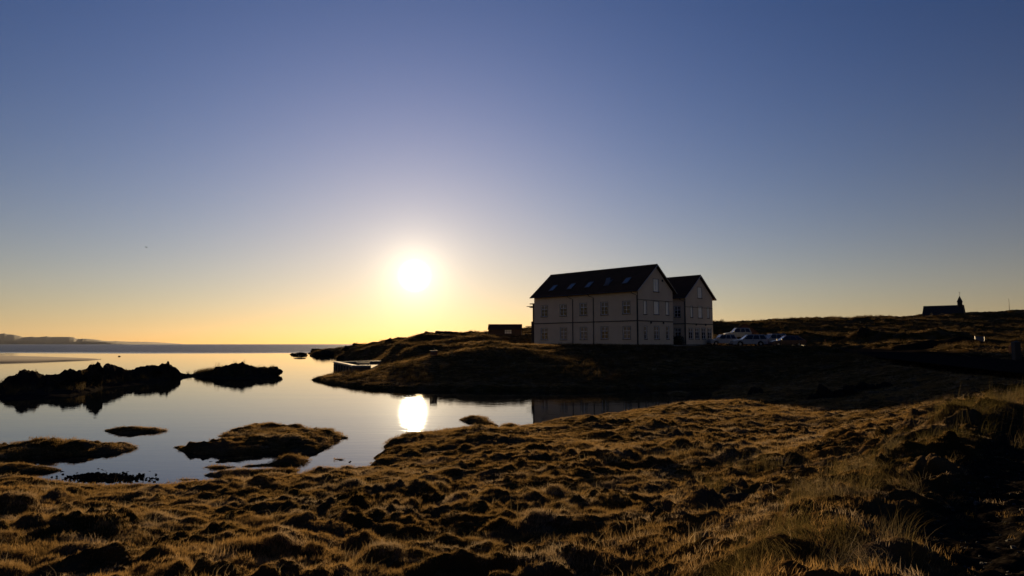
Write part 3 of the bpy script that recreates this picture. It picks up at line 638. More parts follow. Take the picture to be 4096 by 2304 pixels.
def dune_grass():
    pts = []; sc_ = []; idx = []
    seg = np.linalg.norm(np.diff(BANK, axis=0), axis=1)
    for k in range(1050):
        i = rnd.choices(range(len(seg)), seg)[0]; t = rnd.random(); p = BANK[i] * (1 - t) + BANK[i + 1] * t
        d = (BANK[i + 1] - BANK[i]) / seg[i]; off = rnd.gauss(-.05, .55); x, y = p[0] + d[1] * off, p[1] - d[0] * off
        if y < 3.2 or perlin(np.array([x * .8]), np.array([y * .8 + 7]))[0] < -.10: continue
        pts.append((x, y)); w = math.exp(-(off / .8) ** 2); sc_.append((.35 + .6 * w) * rnd.uniform(.6, 1.1))
        u = rnd.random(); idx.append(rnd.randrange(3) if u < .30 else rnd.randrange(3, 6) if u < .955 else rnd.randrange(6, 9))
    for (cx, cy_, n, sp2) in ((5.2, 14.6, 26, .35), (3.2, 11.5, 12, .3), (11, 15.2, 60, .7), (9, 12.5, 50, .9), (13.5, 17.5, 60, 1.0)):
        for _ in range(n):
            pts.append((cx + rnd.gauss(0, sp2), cy_ + rnd.gauss(0, sp2))); sc_.append(rnd.uniform(.5, .95)); idx.append(rnd.choice((0, 1, 2, 3, 6, 7)))
    for _ in range(170):                          # sparse tufts on the gravelly side
        x, y = rnd.uniform(2.5, 13), rnd.uniform(4.5, 17); pts.append((x, y)); sc_.append(rnd.uniform(.14, .34)); idx.append(rnd.randrange(3))
    p = np.array(pts); z = zat(p[:, 0], p[:, 1])
    ok = pick(GSD, p[:, 0], p[:, 1]) > .3
    rot = np.stack([RN.normal(0, .12, len(p)), RN.normal(0, .12, len(p)), RN.normal(0, .45, len(p))], 1)
    scatter('dune_grass', MARRAM + STALK, np.stack([p[:, 0], p[:, 1], z - .03], 1)[ok], np.array(sc_)[ok], rot[ok], np.array(idx)[ok], 'long windswept dune grass along the bank at the lower right')
FAR = [tuft_mesh('far', 34, .38, .30, .012, .5, (.18, -.1), .8, M['heath'], 3) for _ in range(3)]
def hill_grass():
    p = ring_points(52, 262, lambda r: 3.0 * (52 / r) ** 1.2); x, y = p[:, 0], p[:, 1]; r = np.hypot(x, y)
    m = perlin(x * .09 + 2, y * .09) + .5 * perlin(x * .3, y * .3)
    pad = np.zeros(x.shape)
    for (mx, my, rr, _) in PADS: pad = np.maximum(pad, np.hypot(x - mx, y - my) < rr * .95)
    keep = (np.hypot(x + 8.6, y - 74.2) > 1.6) & (pick(GSD, x, y) > .6) & (pick(GRD, x, y) < .2) & clear(x, y) & (m > -.15) & (pad < .5) & (zat(x, y) > .45)
    x, y, r = x[keep], y[keep], r[keep]
    rot = np.stack([RN.normal(0, .12, len(x)), RN.normal(0, .12, len(x)), RN.normal(0, .8, len(x))], 1)
    scatter('hill_grass', FAR, np.stack([x, y, zat(x, y) - .04], 1), RN.uniform(.55, 1.3, len(x)) * (r / 90) ** .3, rot, RN.integers(0, 3, len(x)), 'rough straw-coloured grass on the headland and the hill')
exec_after += [marsh_grass, dune_grass, hill_grass]
# ------------------------------------------------------------------ buildings
PH = math.radians(47); UX = Vector((math.cos(PH), -math.sin(PH), 0)); UY = Vector((math.sin(PH), math.cos(PH), 0))   # house axes: towards the near gable, across the gable
def wall_face(parent, name, outline, holes, depth, to3, mat):
    """a wall with real openings: outline and holes in (u, z), reveals going in by depth"""
    bm = bmesh.new(); es = []
    def loop(pts):
        vs_ = [bm.verts.new(to3(u, z, 0)) for u, z in pts]
        return [bm.edges.new((vs_[i], vs_[(i + 1) % len(vs_)])) for i in range(len(vs_))]
    es += loop(outline)
    for (a, b, c, d) in holes: es += loop([(a, c), (b, c), (b, d), (a, d)])
    bmesh.ops.triangle_fill(bm, use_beauty=True, use_dissolve=False, edges=es)
    for (a, b, c, d) in holes:
        q = [(a, c), (b, c), (b, d), (a, d)]
        o = [bm.verts.new(to3(u, z, 0)) for u, z in q]; i = [bm.verts.new(to3(u, z, depth)) for u, z in q]
        for k in range(4): bm.faces.new((o[k], o[(k + 1) % 4], i[(k + 1) % 4], i[k]))
    me = bpy.data.meshes.new(name); bm.to_mesh(me); bm.free(); me.materials.append(mat)
    return mesh_obj(name, me, parent)
def window(parent, rect, to3, cols, rows, glass_fn, split=(.36,), frame=None, sill=True, depth=.10):
    """frame and glazing bars as one mesh, each pane and the sill a sub-part; rows are given as fractions from the bottom"""
    a, b, c, d = rect; fw, bar = .065, .045
    frame = frame or M['frame']
    def bx(mb, u0, u1, z0, z1, o0, o1):
        p = [to3(u, z, o) for o in (o0, o1) for u, z in ((u0, z0), (u1, z0), (u1, z1), (u0, z1))]
        mb.add(p, [(0, 1, 2, 3), (7, 6, 5, 4), (0, 4, 5, 1), (1, 5, 6, 2), (2, 6, 7, 3), (3, 7, 4, 0)])
    mb = MB()
    for r in ((a, a + fw, c, d), (b - fw, b, c, d), (a + fw, b - fw, c, c + fw), (a + fw, b - fw, d - fw, d)): bx(mb, *r, depth * .3, depth)
    us = [a + fw + (b - a - 2 * fw) * i / cols for i in range(cols + 1)]
    zs = [c + fw + (d - c - 2 * fw) * t for t in rows]
    for i, u in enumerate(us[1:-1]): bx(mb, u - bar / 2 - .01, u + bar / 2 + .01, c + fw, d - fw, depth * .35, depth)
    for j, z in enumerate(zs[1:-1]):
        w = bar * (1.5 if j == len(zs) - 3 else .7)
        for i in range(cols): bx(mb, us[i] + (bar / 2 + .01) * (i > 0), us[i + 1] - (bar / 2 + .01) * (i < cols - 1), z - w / 2, z + w / 2, depth * .42, depth)
    w = mb.build('window', frame, parent)
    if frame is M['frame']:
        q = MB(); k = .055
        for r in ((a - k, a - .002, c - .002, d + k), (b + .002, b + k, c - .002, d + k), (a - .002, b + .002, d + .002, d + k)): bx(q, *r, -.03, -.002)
        q.build('shade_casing', M['shade_casing'], w)  # thin surround whose dark colour also draws the reveal's shadow line
    for i in range(cols):
        for j in range(len(zs) - 1):
            q = MB(); bx(q, us[i] + .004, us[i + 1] - .004, zs[j] + .004, zs[j + 1] - .004, depth * .72, depth * .8); q.build('pane', glass_fn(i, j), w)
    if sill:
        q = MB(); bx(q, a - .08, b + .08, c - .10, c - .003, -.09, .02); q.build('sill', M['trim'], w)
    return w
ROWS = (0, .33, .66, 1)
def gabled_house(name, A, length, width, label, cat, long_px, gable_px, thin_z, band_z, pipes, roofwin, gf):
    """A: near corner at ground level. local x runs to the near gable (x=0), y across it, long wall at y=0"""
    root = empty(name, A, -PH); eave, pitch = 7.44, .82; ridge = eave + pitch * width / 2
    def loc(p): q = p - Vector(A); return q.dot(UX), q.dot(UY), q.z
    longn, gabn = -UY, UX
    def rect_on(px, n):
        x0, x1, y0, y1 = px; ym, xm = (y0 + y1) / 2, (x0 + x1) / 2
        l, r, t, b = (loc(onplane(*q, Vector(A), n)) for q in ((x0, ym), (x1, ym), (xm, y0), (xm, y1)))
        k = 0 if n is longn else 1
        return (min(l[k], r[k]), max(l[k], r[k]), b[2], t[2])
    l3 = lambda u, z, o: (u, o, z); g3 = lambda u, z, o: (-o, u, z); bk3 = lambda u, z, o: (u, width - o, z); e3 = lambda u, z, o: (-length + o, u, z)
    LW = [(rect_on(p[:4], longn), p[4:]) for p in long_px]; GW = [(rect_on(p[:4], gabn), p[4:]) for p in gable_px]
    wall_face(root, 'long_wall', [(-length, 0), (0, 0), (0, eave - .05), (-length, eave - .05)], [w[0] for w in LW], .16, l3, M['wall'])
    wall_face(root, 'gable_wall', [(0, 0), (width, 0), (width, eave - .08), (width / 2, ridge - .1), (0, eave - .08)], [w[0] for w in GW], .16, g3, M['wall'])
    wall_face(root, 'back_wall', [(-length, 0), (0, 0), (0, eave - .05), (-length, eave - .05)], [], .1, bk3, M['wall'])
    wall_face(root, 'far_gable_wall', [(0, 0), (width, 0), (width, eave - .08), (width / 2, ridge - .1), (0, eave - .08)], [], .1, e3, M['wall'])
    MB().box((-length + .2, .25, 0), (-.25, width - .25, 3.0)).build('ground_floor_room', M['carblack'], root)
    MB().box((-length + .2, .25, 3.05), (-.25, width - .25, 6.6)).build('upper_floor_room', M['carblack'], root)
    MB().box((-length - .03, -.03, -.9), (.03, width + .03, -.002)).build('foundation', M['found'], root)
    # belt courses and corner lines
    t = .05
    MB().box((-length - t, -t, band_z - .07), (t, -.001, band_z + .07)).build('band_course', M['trim'], root)
    MB().box((.001, -.001, band_z - .07), (t, width + t, band_z + .07)).build('band_course', M['trim'], root)
    MB().box((.001, .02, thin_z - .035), (.035, width - .02, thin_z + .035)).build('band_course', M['trim'], root)
    for s in (0, 1): MB().box((-.001 if s else -.10, -.03, 0), (.03, -.001, eave - .5)).build('corner_board', M['trim'], root) if s == 0 else None
    # roof: two slabs, overhanging eaves and verges
    ov, og, th = .52, .38, .16
    roof = empty('roof', (0, 0, 0)); roof.parent = root
    for side in (0, 1):
        y_e = -ov if side == 0 else width + ov; z_e = eave - pitch * ov
        p = []
        for x in (-length - og, og):
            for (y, z) in ((y_e, z_e), (width / 2, ridge)):
                p += [(x, y, z), (x, y, z + th)]
        MB().add(p, [(0, 2, 3, 1), (4, 5, 7, 6), (0, 4, 6, 2), (1, 3, 7, 5), (0, 1, 5, 4), (2, 6, 7, 3)]).build('roof_slope', M['roof'], roof)
        for x in (og + .002, -length - og - .032):
            MB().beam((x + .015, y_e, z_e + .05), (x + .015, width / 2, ridge + .05), .03, .20, up=(1, 0, 0)).build('bargeboard', M['barge'], root)
        yg = y_e - .06 if side == 0 else y_e + .06
        MB().tube([(-length - og, yg, z_e + .04), (og, yg, z_e + .04)], .06, 8).build('gutter', M['pipe'], root)
    MB().tube([(-length - og, width / 2, ridge + th), (og, width / 2, ridge + th)], .07, 6).build('ridge_cap', M['roof'], roof)
    for x in pipes:
        MB().tube([(x - .55, -ov - .05, eave - pitch * ov - .02), (x - .5, -ov - .02, eave - .62), (x, -.07, eave - .95), (x, -.07, -.1)], .055, 8).build('downpipe', M['pipe'], root)
    MB().tube([(-length + .1, width + ov, eave - pitch * ov), (-length + .1, width + .08, eave - .95), (-length + .1, width + .08, -.1)], .05, 8).build('downpipe', M['pipe'], root)
    if roofwin:
        nrm = Vector((0, -pitch, 1)).normalized(); upv = Vector((0, 1, pitch)).normalized()
        for (x, s, opened) in roofwin:
            c = Vector((x, -ov, eave - pitch * ov)) + upv * s + nrm * (th + .02); w2, h2 = .39, .62
            def slab(cc, w_, h_, t_, nn=nrm, uu=upv):
                p = []
                for tt in (0, t_):
                    for a, b in ((-1, -1), (1, -1), (1, 1), (-1, 1)): p.append(cc + Vector((1, 0, 0)) * a * w_ + uu * b * h_ + nn * tt)
                return p, [(0, 3, 2, 1), (4, 5, 6, 7), (0, 1, 5, 4), (1, 2, 6, 5), (2, 3, 7, 6), (3, 0, 4, 7)]
            fo = MB().add(*slab(c - nrm * .05, w2 + .08, h2 + .08, .06)).build('roof_window', M['pipe'], root)
            if opened:
                a2 = math.radians(28); un = (upv * math.cos(a2) + nrm * math.sin(a2)).normalized(); nn = (nrm * math.cos(a2) - upv * math.sin(a2)).normalized()
                MB().add(*slab(c + nrm * .16, w2, h2, .03, nn, un)).build('open_sash', M['glass_sky'], fo)
            else: MB().add(*slab(c + nrm * .012, w2, h2, .02)).build('pane', M['glass_sky'], fo)
    for (r, o) in LW:
        g = o[0]; window(root, r, l3, 2, ROWS, (lambda i, j, g=g: M[g[1]] if j == 2 else M[g[0]]))
    for (r, o) in GW:
        g = o[0]; window(root, r, g3, o[1], ROWS, (lambda i, j, g=g: M[g[1]] if j == 2 else M[g[0]]))
    tag(root, label, cat, 'white gabled houses by the lagoon')
    FOOT.append((A[0] - UX.x * length / 2 + UY.x * width / 2, A[1] - UX.y * length / 2 + UY.y * width / 2, -PH, length / 2 + .2, width / 2 + .2))
    return root, loc
def zl(x, y): return 2100 + x / 4.026, 1040 + y / 4.026
def zr(x, y): return 2500 + x / 4.025, 1040 + y / 4.025
def boxes(fn, lst):
    out = []
    for (x0, x1, y0, y1, *rest) in lst:
        a = fn(x0, y0); b = fn(x1, y1); out.append((a[0], b[0], a[1], b[1], *rest))
    return out
dk, cu, bl = ('glass', 'glass_curtain'), ('glass_curtain', 'glass_curtain'), ('glass_sheen', 'glass_sheen')
long1 = boxes(zl, [(262, 360, 735, 912, dk), (565, 668, 715, 900, dk), (885, 995, 695, 890, dk), (1222, 1335, 680, 880, dk), (1572, 1692, 663, 865, dk),
                   (262, 360, 1100, 1280, dk), (570, 672, 1090, 1280, cu), (890, 998, 1085, 1275, cu), (1228, 1338, 1075, 1270, dk), (1580, 1700, 1070, 1268, cu)])
gab1 = boxes(zr, [(455, 540, 308, 510, bl, 2), (300, 347, 660, 870, bl, 1), (465, 545, 668, 875, bl, 2), (657, 703, 680, 882, bl, 1),
                  (310, 352, 1065, 1270, cu, 1), (472, 550, 1068, 1272, cu, 2), (665, 705, 1072, 1272, cu, 1)])
A1 = aty(2554, 1377.8, 90.0); A1.z = 3.60
def pipe_x(px, A, fn=zl): q = onplane(*fn(px, 1000), Vector(A), -UY) - Vector(A); return q.dot(UX)
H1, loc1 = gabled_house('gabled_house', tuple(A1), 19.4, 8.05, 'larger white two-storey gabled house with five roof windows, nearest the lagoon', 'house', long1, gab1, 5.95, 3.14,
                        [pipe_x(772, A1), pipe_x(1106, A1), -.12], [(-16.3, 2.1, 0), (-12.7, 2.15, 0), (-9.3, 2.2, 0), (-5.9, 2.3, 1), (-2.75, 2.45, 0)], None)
# the dark sun bay on its far end with two canopies
def far_bay():
    x0 = -19.4; b = MB()
    b.box((x0 - 1.35, 1.0, 3.55), (x0 - .012, 6.8, 6.2)); bay = b.build('bay', M['timber_brown'], H1)
    MB().box((x0 - 1.55, .9, -.3), (x0 - .012, 6.9, 3.54)).build('bay_base', M['timber_brown'], H1)
    MB().box((x0 - 1.75, .75, 6.21), (x0 - .012, 7.0, 6.34)).build('bay_roof', M['pipe'], H1)
    MB().box((x0 - 2.5, .8, 5.86), (x0 - 1.36, 6.9, 5.94)).build('canopy', M['pipe'], H1)
    MB().box((x0 - 2.75, .8, 2.74), (x0 - 1.56, 6.9, 2.83)).build('canopy', M['pipe'], H1)
    for z in (5.78, 2.66): MB().box((x0 - 1.95, .9, z - .1), (x0 - 1.36 - (.2 if z < 4 else 0), 6.8, z)).build('canopy_bracket', M['pipe'], H1)
    for k in range(4):
        for z0, z1, xx in ((3.9, 5.6, x0 - 1.36), (.3, 2.5, x0 - 1.56)):
            y0 = 1.2 + k * 1.42; MB().box((xx - .02, y0, z0), (xx - .002, y0 + 1.2, z1)).build('pane', M['glass'], bay)
far_bay()
for (px, py) in ((414, 1005), (613, 1010), (595, 333)):
    p = onplane(*zr(px, py), A1, UX); x, y, z = loc1(p)
    l = MB().box((.002, y - .09, z - .16), (.16, y + .09, z + .14)).build('wall_lamp', M['pipe'], H1)
long2 = boxes(zr, [(795, 893, 745, 920, dk), (800, 900, 1100, 1265, dk)])
gab2 = boxes(zr, [(1167, 1235, 440, 612, bl, 2), (1053, 1088, 745, 920, bl, 1), (1177, 1240, 750, 930, bl, 2), (1323, 1355, 762, 935, bl, 1),
                  (1028, 1092, 1097, 1270, dk, 2), (1132, 1195, 1097, 1270, dk, 2), (1235, 1298, 1097, 1272, dk, 2), (1330, 1392, 1099, 1272, dk, 2)])
A2 = aty(2744.7, 1376, 103.5); A2.z = 3.60
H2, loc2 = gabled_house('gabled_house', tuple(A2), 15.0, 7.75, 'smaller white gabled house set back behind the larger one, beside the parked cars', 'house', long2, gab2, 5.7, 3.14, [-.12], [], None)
for (px, py) in ((1142, 1037), (1293, 1042)):
    p = onplane(*zr(px, py), A2, UX); x, y, z = loc2(p); MB().box((.002, y - .09, z - .16), (.16, y + .09, z + .14)).build('wall_lamp', M['pipe'], H2)

def link_wing():
    b = MB().box((-14, -8.0, 0), (-5.5, -.02, 6.6)); b.build('link_wing', M['wall'], H2)
    MB().add([(-14.2, -8.0, 6.61), (-5.3, -8.0, 6.61), (-5.3, -.02, 6.61), (-14.2, -.02, 6.61), (-9.75, -8.0, 9.2), (-9.75, -.02, 9.2)], [(0, 3, 2, 1), (0, 1, 4), (1, 2, 5, 4), (2, 3, 5), (3, 0, 4, 5)]).build('link_roof', M['roof'], H2)
link_wing()
# hedge planter and the pale beam on the forecourt
def planter():
    c = A2 - UX * 1.2 - UY * .9; root = empty('planter', (c.x, c.y, gz(c.x, c.y) - .02), -PH)
    MB().box((-1.3, -.35, 0), (1.3, .35, .55)).build('trough', M['timber_black'], root)
    v = []; f = []
    for _ in range(900):
        p = Vector((rnd.uniform(-1.25, 1.25), rnd.uniform(-.38, .38), rnd.uniform(.5, 1.25) + .12 * rnd.gauss(0, 1))); d = Vector((rnd.gauss(0, 1), rnd.gauss(0, 1), rnd.gauss(0, 1))).normalized() * .09; e = d.orthogonal().normalized() * .05
        k = len(v); v += [p - d, p + e, p + d, p - e]; f.append((k, k + 1, k + 2, k + 3))
    m = MB(); m.v = [tuple(q) for q in v]; m.f = f; m.build('hedge', M['leaf_dark'], root)
    tag(root, 'dark hedge in a low trough between the two white houses', 'planter')
planter()
def pale_beam():
    a = onz(2692, 1387.4, 3.30); b = onz(2805, 1379.2, 3.42)
    a = aty(2692, 1388, 86); b = aty(2805, 1379.5, 100)
    za, zb = gz(a.x, a.y), gz(b.x, b.y); mid = (a + b) / 2; root = empty('kerb_beam', (mid.x, mid.y, 0))
    n = 5
    for i in range(n):
        p = a.lerp(b, (i + .03) / n); q = a.lerp(b, (i + .97) / n); p.z = gz(p.x, p.y) + .10; q.z = gz(q.x, q.y) + .10
        o = MB().beam(p - Vector((mid.x, mid.y, 0)), q - Vector((mid.x, mid.y, 0)), .18, .2).build('beam_length', M['coping'], root)
    tag(root, 'pale edging beam lying on the lawn in front of the smaller house', 'kerb')
pale_beam()

# small dark shed left of the houses
def shed():
    c = aty(2019.5, 1342, 142); c.z = 5.0; root = empty('shed', tuple(c), math.radians(-1.5))
    hw, d, ev, rg = 3.42, 4.6, 1.72, 2.75
    l3 = lambda u, z, o: (u, o, z)
    w0 = aty(2018, 1335, 142) - c; w1 = aty(2046.7, 1318.8, 142) - c; rect = (w0.x, w1.x, w0.z, w1.z)
    wall_face(root, 'front_wall', [(-hw, -.6), (hw, -.6), (hw, ev), (-hw, ev)], [rect], .1, l3, M['timber_brown'])
    wall_face(root, 'back_wall', [(-hw, -.6), (hw, -.6), (hw, ev), (-hw, ev)], [], .1, lambda u, z, o: (u, d - o, z), M['timber_brown'])
    for s in (-1, 1): wall_face(root, 'end_wall', [(0, -.6), (d, -.6), (d, ev), (d / 2, rg), (0, ev)], [], .1, lambda u, z, o, s=s: (s * (hw - o), u, z), M['timber_brown'])
    for s in (0, 1):
        y0 = -.25 if s == 0 else d + .25; z0 = ev - .12; p = []
        for x in (-hw - .15, hw + .15):
            for (y, z) in ((y0, z0), (d / 2, rg)): p += [(x, y, z), (x, y, z + .1)]
        MB().add(p, [(0, 2, 3, 1), (4, 5, 7, 6), (0, 4, 6, 2), (1, 3, 7, 5), (0, 1, 5, 4), (2, 6, 7, 3)]).build('roof_slope', M['roof'], root)
    window(root, rect, l3, 4, (0, .5, 1), lambda i, j: M['glass_sheen'], sill=False, frame=M['timber_brown'])
    tag(root, 'small dark timber shed with an eight-pane window on the headland', 'shed'); FOOT.append((c.x, c.y + d / 2, 0, hw, d / 2 + .2))
shed()
# low red-brown cottage behind the cars
def cottage():
    c = aty(2981, 1345, 150); c.z = 4.3; root = empty('cottage', tuple(c), math.radians(-20)); hw, d, ev, rg = 2.62, 9., 2.0, 3.75
    l3 = lambda u, z, o: (u, o, z); w0 = aty(2953, 1340, 150) - c; w1 = aty(2972, 1330, 150) - c; rect = (w0.x, w1.x, w0.z, w1.z)
    wall_face(root, 'gable_wall', [(-hw, -.8), (hw, -.8), (hw, ev), (0, rg), (-hw, ev)], [rect], .1, l3, M['timber_red'])
    wall_face(root, 'back_wall', [(-hw, -.8), (hw, -.8), (hw, ev), (0, rg), (-hw, ev)], [], .1, lambda u, z, o: (u, d - o, z), M['timber_red'])
    for s in (-1, 1):
        wall_face(root, 'side_wall', [(0, -.8), (d, -.8), (d, ev), (0, ev)], [], .1, lambda u, z, o, s=s: (s * (hw - o), u, z), M['timber_red'])
        p = []
        for y in (-.3, d + .3):
            for (x, z) in ((s * (hw + .35), ev - .22), (0, rg + .02)): p += [(x, y, z), (x, y, z + .12)]
        MB().add(p, [(0, 2, 3, 1), (4, 5, 7, 6), (0, 4, 6, 2), (1, 3, 7, 5), (0, 1, 5, 4), (2, 6, 7, 3)]).build('roof_slope', M['roof'], root)
        MB().beam((s * (hw + .35), -.32, ev - .16), (0, -.32, rg + .08), .03, .16, up=(0, 1, 0)).build('bargeboard', M['metal'], root)
    window(root, rect, l3, 2, (0, 1), lambda i, j: M['glass'], sill=False)
    tag(root, 'low red-brown cottage with a pointed gable behind the parked cars', 'cottage'); FOOT.append((c.x, c.y + d / 2, 0, hw, d / 2 + .2))
cottage()
# black church on the skyline
def church():
    Y = 232.; s = Y / F; c = aty(3776, 1262, Y); root = empty('church', (c.x, c.y, 0), math.radians(-40)); z0 = gz(c.x, c.y)
    ze = CZ + (1376.5 - 1260) * s; zr_ = CZ + (1376.5 - 1224) * s; hl, w = 5.7, 3.4
    zb = z0 - 1.0
    for sd in (-1, 1): wall_face(root, 'side_wall', [(-hl, zb), (hl, zb), (hl, ze), (-hl, ze)], [], .1, lambda u, z, o, sd=sd: (u, sd * (w - o), z), M['timber_black'])
    for sd in (-1, 1): wall_face(root, 'gable_wall', [(-w, zb), (w, zb), (w, ze), (0, zr_), (-w, ze)], [], .1, lambda u, z, o, sd=sd: (sd * (hl - o), u, z), M['timber_black'])
    for sd in (-1, 1):
        p = []
        for x in (-hl - .2, hl + .2):
            for (y, z) in ((sd * (w + .3), ze - .25), (0, zr_ + .03)): p += [(x, y, z), (x, y, z + .12)]
        MB().add(p, [(0, 2, 3, 1), (4, 5, 7, 6), (0, 4, 6, 2), (1, 3, 7, 5), (0, 1, 5, 4), (2, 6, 7, 3)]).build('roof_slope', M['timber_black'], root)
    tx = hl - .95; zt = CZ + (1376.5 - 1210.5) * s; za = CZ + (1376.5 - 1185) * s; h = .66
    st = MB().box((tx - h, -h, zr_ - 1.2), (tx + h, h, zt)).build('steeple', M['timber_black'], root)
    e = h + .16
    MB().add([(tx - e, -e, zt - .02), (tx + e, -e, zt - .02), (tx + e, e, zt - .02), (tx - e, e, zt - .02), (tx, 0, za)], [(0, 3, 2, 1), (0, 1, 4), (1, 2, 4), (2, 3, 4), (3, 0, 4)]).build('spire', M['timber_black'], st)
    MB().box((tx - .035, -.035, za - .1), (tx + .035, .035, za + 1.35)).box((tx - .26, -.03, za + .92), (tx + .26, .03, za + .99)).build('cross', M['metal'], st)
    for sd in (-1,):
        for k in range(3):
            x = -3.2 + k * 3.2; MB().box((x - .35, -w - .03, zb + 1.9), (x + .35, -w - .002, ze - .35)).build('window', M['glass'], root)
    MB().box((hl + .002, -.55, zb + .9), (hl + .05, .55, zb + 2.9)).build('door', M['timber_brown'], root)
    tag(root, 'small black wooden church with a spire and cross on the hill skyline', 'church'); FOOT.append((c.x, c.y, math.radians(-40), hl, w))
church()
def flagpole():
    b = aty(4038.4, 1250, 240); z = gz(b.x, b.y); top = CZ + (1376.5 - 1197) * 240 / F + 0
    root = empty('flagpole', (b.x, b.y, z - .2)); h = top - z + .2
    MB().tube([(0, 0, 0), (0, 0, h * .5), (0, 0, h)], [.09, .075, .05], 8).build('pole', M['metal'], root, True)
    MB().tube([(0, 0, h), (0, 0, h + .07), (0, 0, h + .16)], [.06, .12, .03], 8).build('finial', M['metal'], root, True)
    tag(root, 'bare flagpole on the skyline right of the church', 'flagpole')
flagpole()

# ------------------------------------------------------------------ cars
def wheel(parent, x, y, r, side):
    t = MB(); n = 20; w = .22
    prof = [(r * .62, -w / 2), (r * .92, -w / 2), (r, -w / 2 + .04), (r, w / 2 - .04), (r * .92, w / 2), (r * .62, w / 2)]
    v = []; f = []
    for i in range(n):
        a = 2 * math.pi * i / n
        for (q, o) in prof: v.append((x + q * math.cos(a), y + o, r + q * math.sin(a)))
    m = len(prof)
    for i in range(n):
        for j in range(m - 1): f.append((i * m + j, ((i + 1) % n) * m + j, ((i + 1) % n) * m + j + 1, i * m + j + 1))
    t.v = v; t.f = f; wo = t.build('wheel', M['tyre'], parent, True)
    q = MB(); yo = y + side * w * .34
    q.tube([(x, yo - .02, r), (x, yo + .02, r)], r * .2, 12)
    for k in range(5):
        a = 2 * math.pi * k / 5 + .3; q.beam((x, yo, r), (x + r * .62 * math.cos(a), yo, r + r * .62 * math.sin(a)), .07, .03, up=(0, 1, 0))
    q.build('rim', M['rim'], wo)
def car(name, loc, yaw, L, W, H, paint, kind, label, tailglass=False):
    """front points to -x; body shell lofted across the width, glasshouse, wheels, lamps"""
    root = empty(name, loc, yaw); wr = .35 if kind != 'hatch' else .31; gc = .22 if kind == 'suv' else .17; hw = W / 2; hb = H * (.60 if kind == 'suv' else .60)
    xf, xr = -L / 2, L / 2; wb = L * .29
    top = [(xf, gc + .22), (xf + .02, hb * .72), (xf + .16, hb * .86), (xf + L * .25, hb * .98), (xf + L * .30, hb), (xr - .25, hb + .03), (xr - .03, hb - .02), (xr, gc + .30)]
    def arch(cx): return [(cx + (wr + .07) * math.cos(a), wr + (wr + .07) * math.sin(a)) for a in np.linspace(0, math.pi, 9)]
    bot = [(xr, gc + .12)] + [(x, max(z, gc)) for x, z in arch(wb)] + [(x, max(z, gc)) for x, z in arch(-wb)] + [(xf, gc + .1)]
    poly = top + bot; n = len(poly)
    secs = [(-hw, .0), (-hw + .07, .03), (0, .05), (hw - .07, .03), (hw, .0)]
    v = []; f = []
    for (y, dz) in secs:
        for (x, z) in poly:
            k = 1 - (.035 if abs(y) > hw - .01 else 0); fx = 1 - .02 * (abs(y) / hw) ** 3 if z > gc + .3 else 1 - .015 * (abs(y) / hw) ** 3
            v.append((x * fx, y, z + (dz * .6 if z > hb * .8 else 0)))
    for s in range(len(secs) - 1):
        for i in range(n): f.append((s * n + i, s * n + (i + 1) % n, (s + 1) * n + (i + 1) % n, (s + 1) * n + i))
    f += [tuple(range(n)), tuple(range(len(secs) * n - 1, (len(secs) - 1) * n - 1, -1))]
    mb = MB(); mb.v = v; mb.f = f; body = mb.build('body', paint, root)
    # glasshouse: glass core, roof panel, pillars
    if kind == 'suv': a0, a1, r0, r1 = xf + L * .29, xr - .12, xf + L * .42, xr - .42
    elif kind == 'wagon': a0, a1, r0, r1 = xf + L * .28, xr - .08, xf + L * .43, xr - .40
    else: a0, a1, r0, r1 = xf + L * .25, xr - .10, xf + L * .42, xr - .95
    zb, zt = hb - .02, H - .07; wb_, wt = hw - .07, hw - .24
    def ring(z0, x0, x1, w): return [(x0, -w, z0), (x1, -w, z0), (x1, w, z0), (x0, w, z0)]
    MB().add(ring(zb, a0, a1, wb_) + ring(zt, r0, r1, wt), [(0, 3, 2, 1), (4, 5, 6, 7), (0, 1, 5, 4), (1, 2, 6, 5), (2, 3, 7, 6), (3, 0, 4, 7)]).build('window_glass', M['carglass'], root)
    MB().add(ring(zt, r0 - .03, r1 + .05, wt + .03) + [((r0 + .1), -wt + .12, H), (r1 - .02, -wt + .12, H), (r1 - .02, wt - .12, H), (r0 + .1, wt - .12, H)], [(0, 3, 2, 1), (4, 5, 6, 7), (0, 1, 5, 4), (1, 2, 6, 5), (2, 3, 7, 6), (3, 0, 4, 7)]).build('roof', paint, root)
    lerp = lambda t: (a0 + (r0 - a0) * t, a1 + (r1 - a1) * t)
    for s in (-1, 1):
        pl = [((a0, s * wb_, zb), (r0, s * wt, zt), .07), ((a1, s * wb_, zb), (r1, s * wt, zt), .16 if kind != 'hatch' else .14)]
        for q, wdt in ((.40, .06), (.70, .10)):
            xb = a0 + (a1 - a0) * q; xt = r0 + (r1 - r0) * (q - .03 if kind != 'hatch' else q); pl.append(((xb, s * wb_, zb), (xt, s * wt, zt), wdt))
        for p, q, wdt in pl: MB().beam(Vector(p) + Vector((0, s * .006, 0)), Vector(q) + Vector((0, s * .006, 0)), wdt, .03, up=(0, 1, 0)).build('pillar', paint, root)
        MB().box((xf + L * .02, s * hw - .03, gc + .02), (xr - L * .02, s * hw + .015, gc + .10)).build('sill', M['carblack'], root) if False else None
        if kind != 'hatch': MB().tube([(r0 + .15, s * (wt - .02), H + .03), (r1 - .05, s * (wt - .02), H + .03)], .022, 6).build('roof_rail', M['carblack'], root)
        MB().box((a0 + .12, s * hw - .02, hb + .02), (a0 + .26, s * (hw + .16), hb + .16)).build('mirror', paint, root)
        MB().box((xf - .005, s * hw * .62 - .16, hb * .70), (xf + .10, s * hw * .62 + .16, hb * .82)).build('headlight', M['clearlamp'], root)
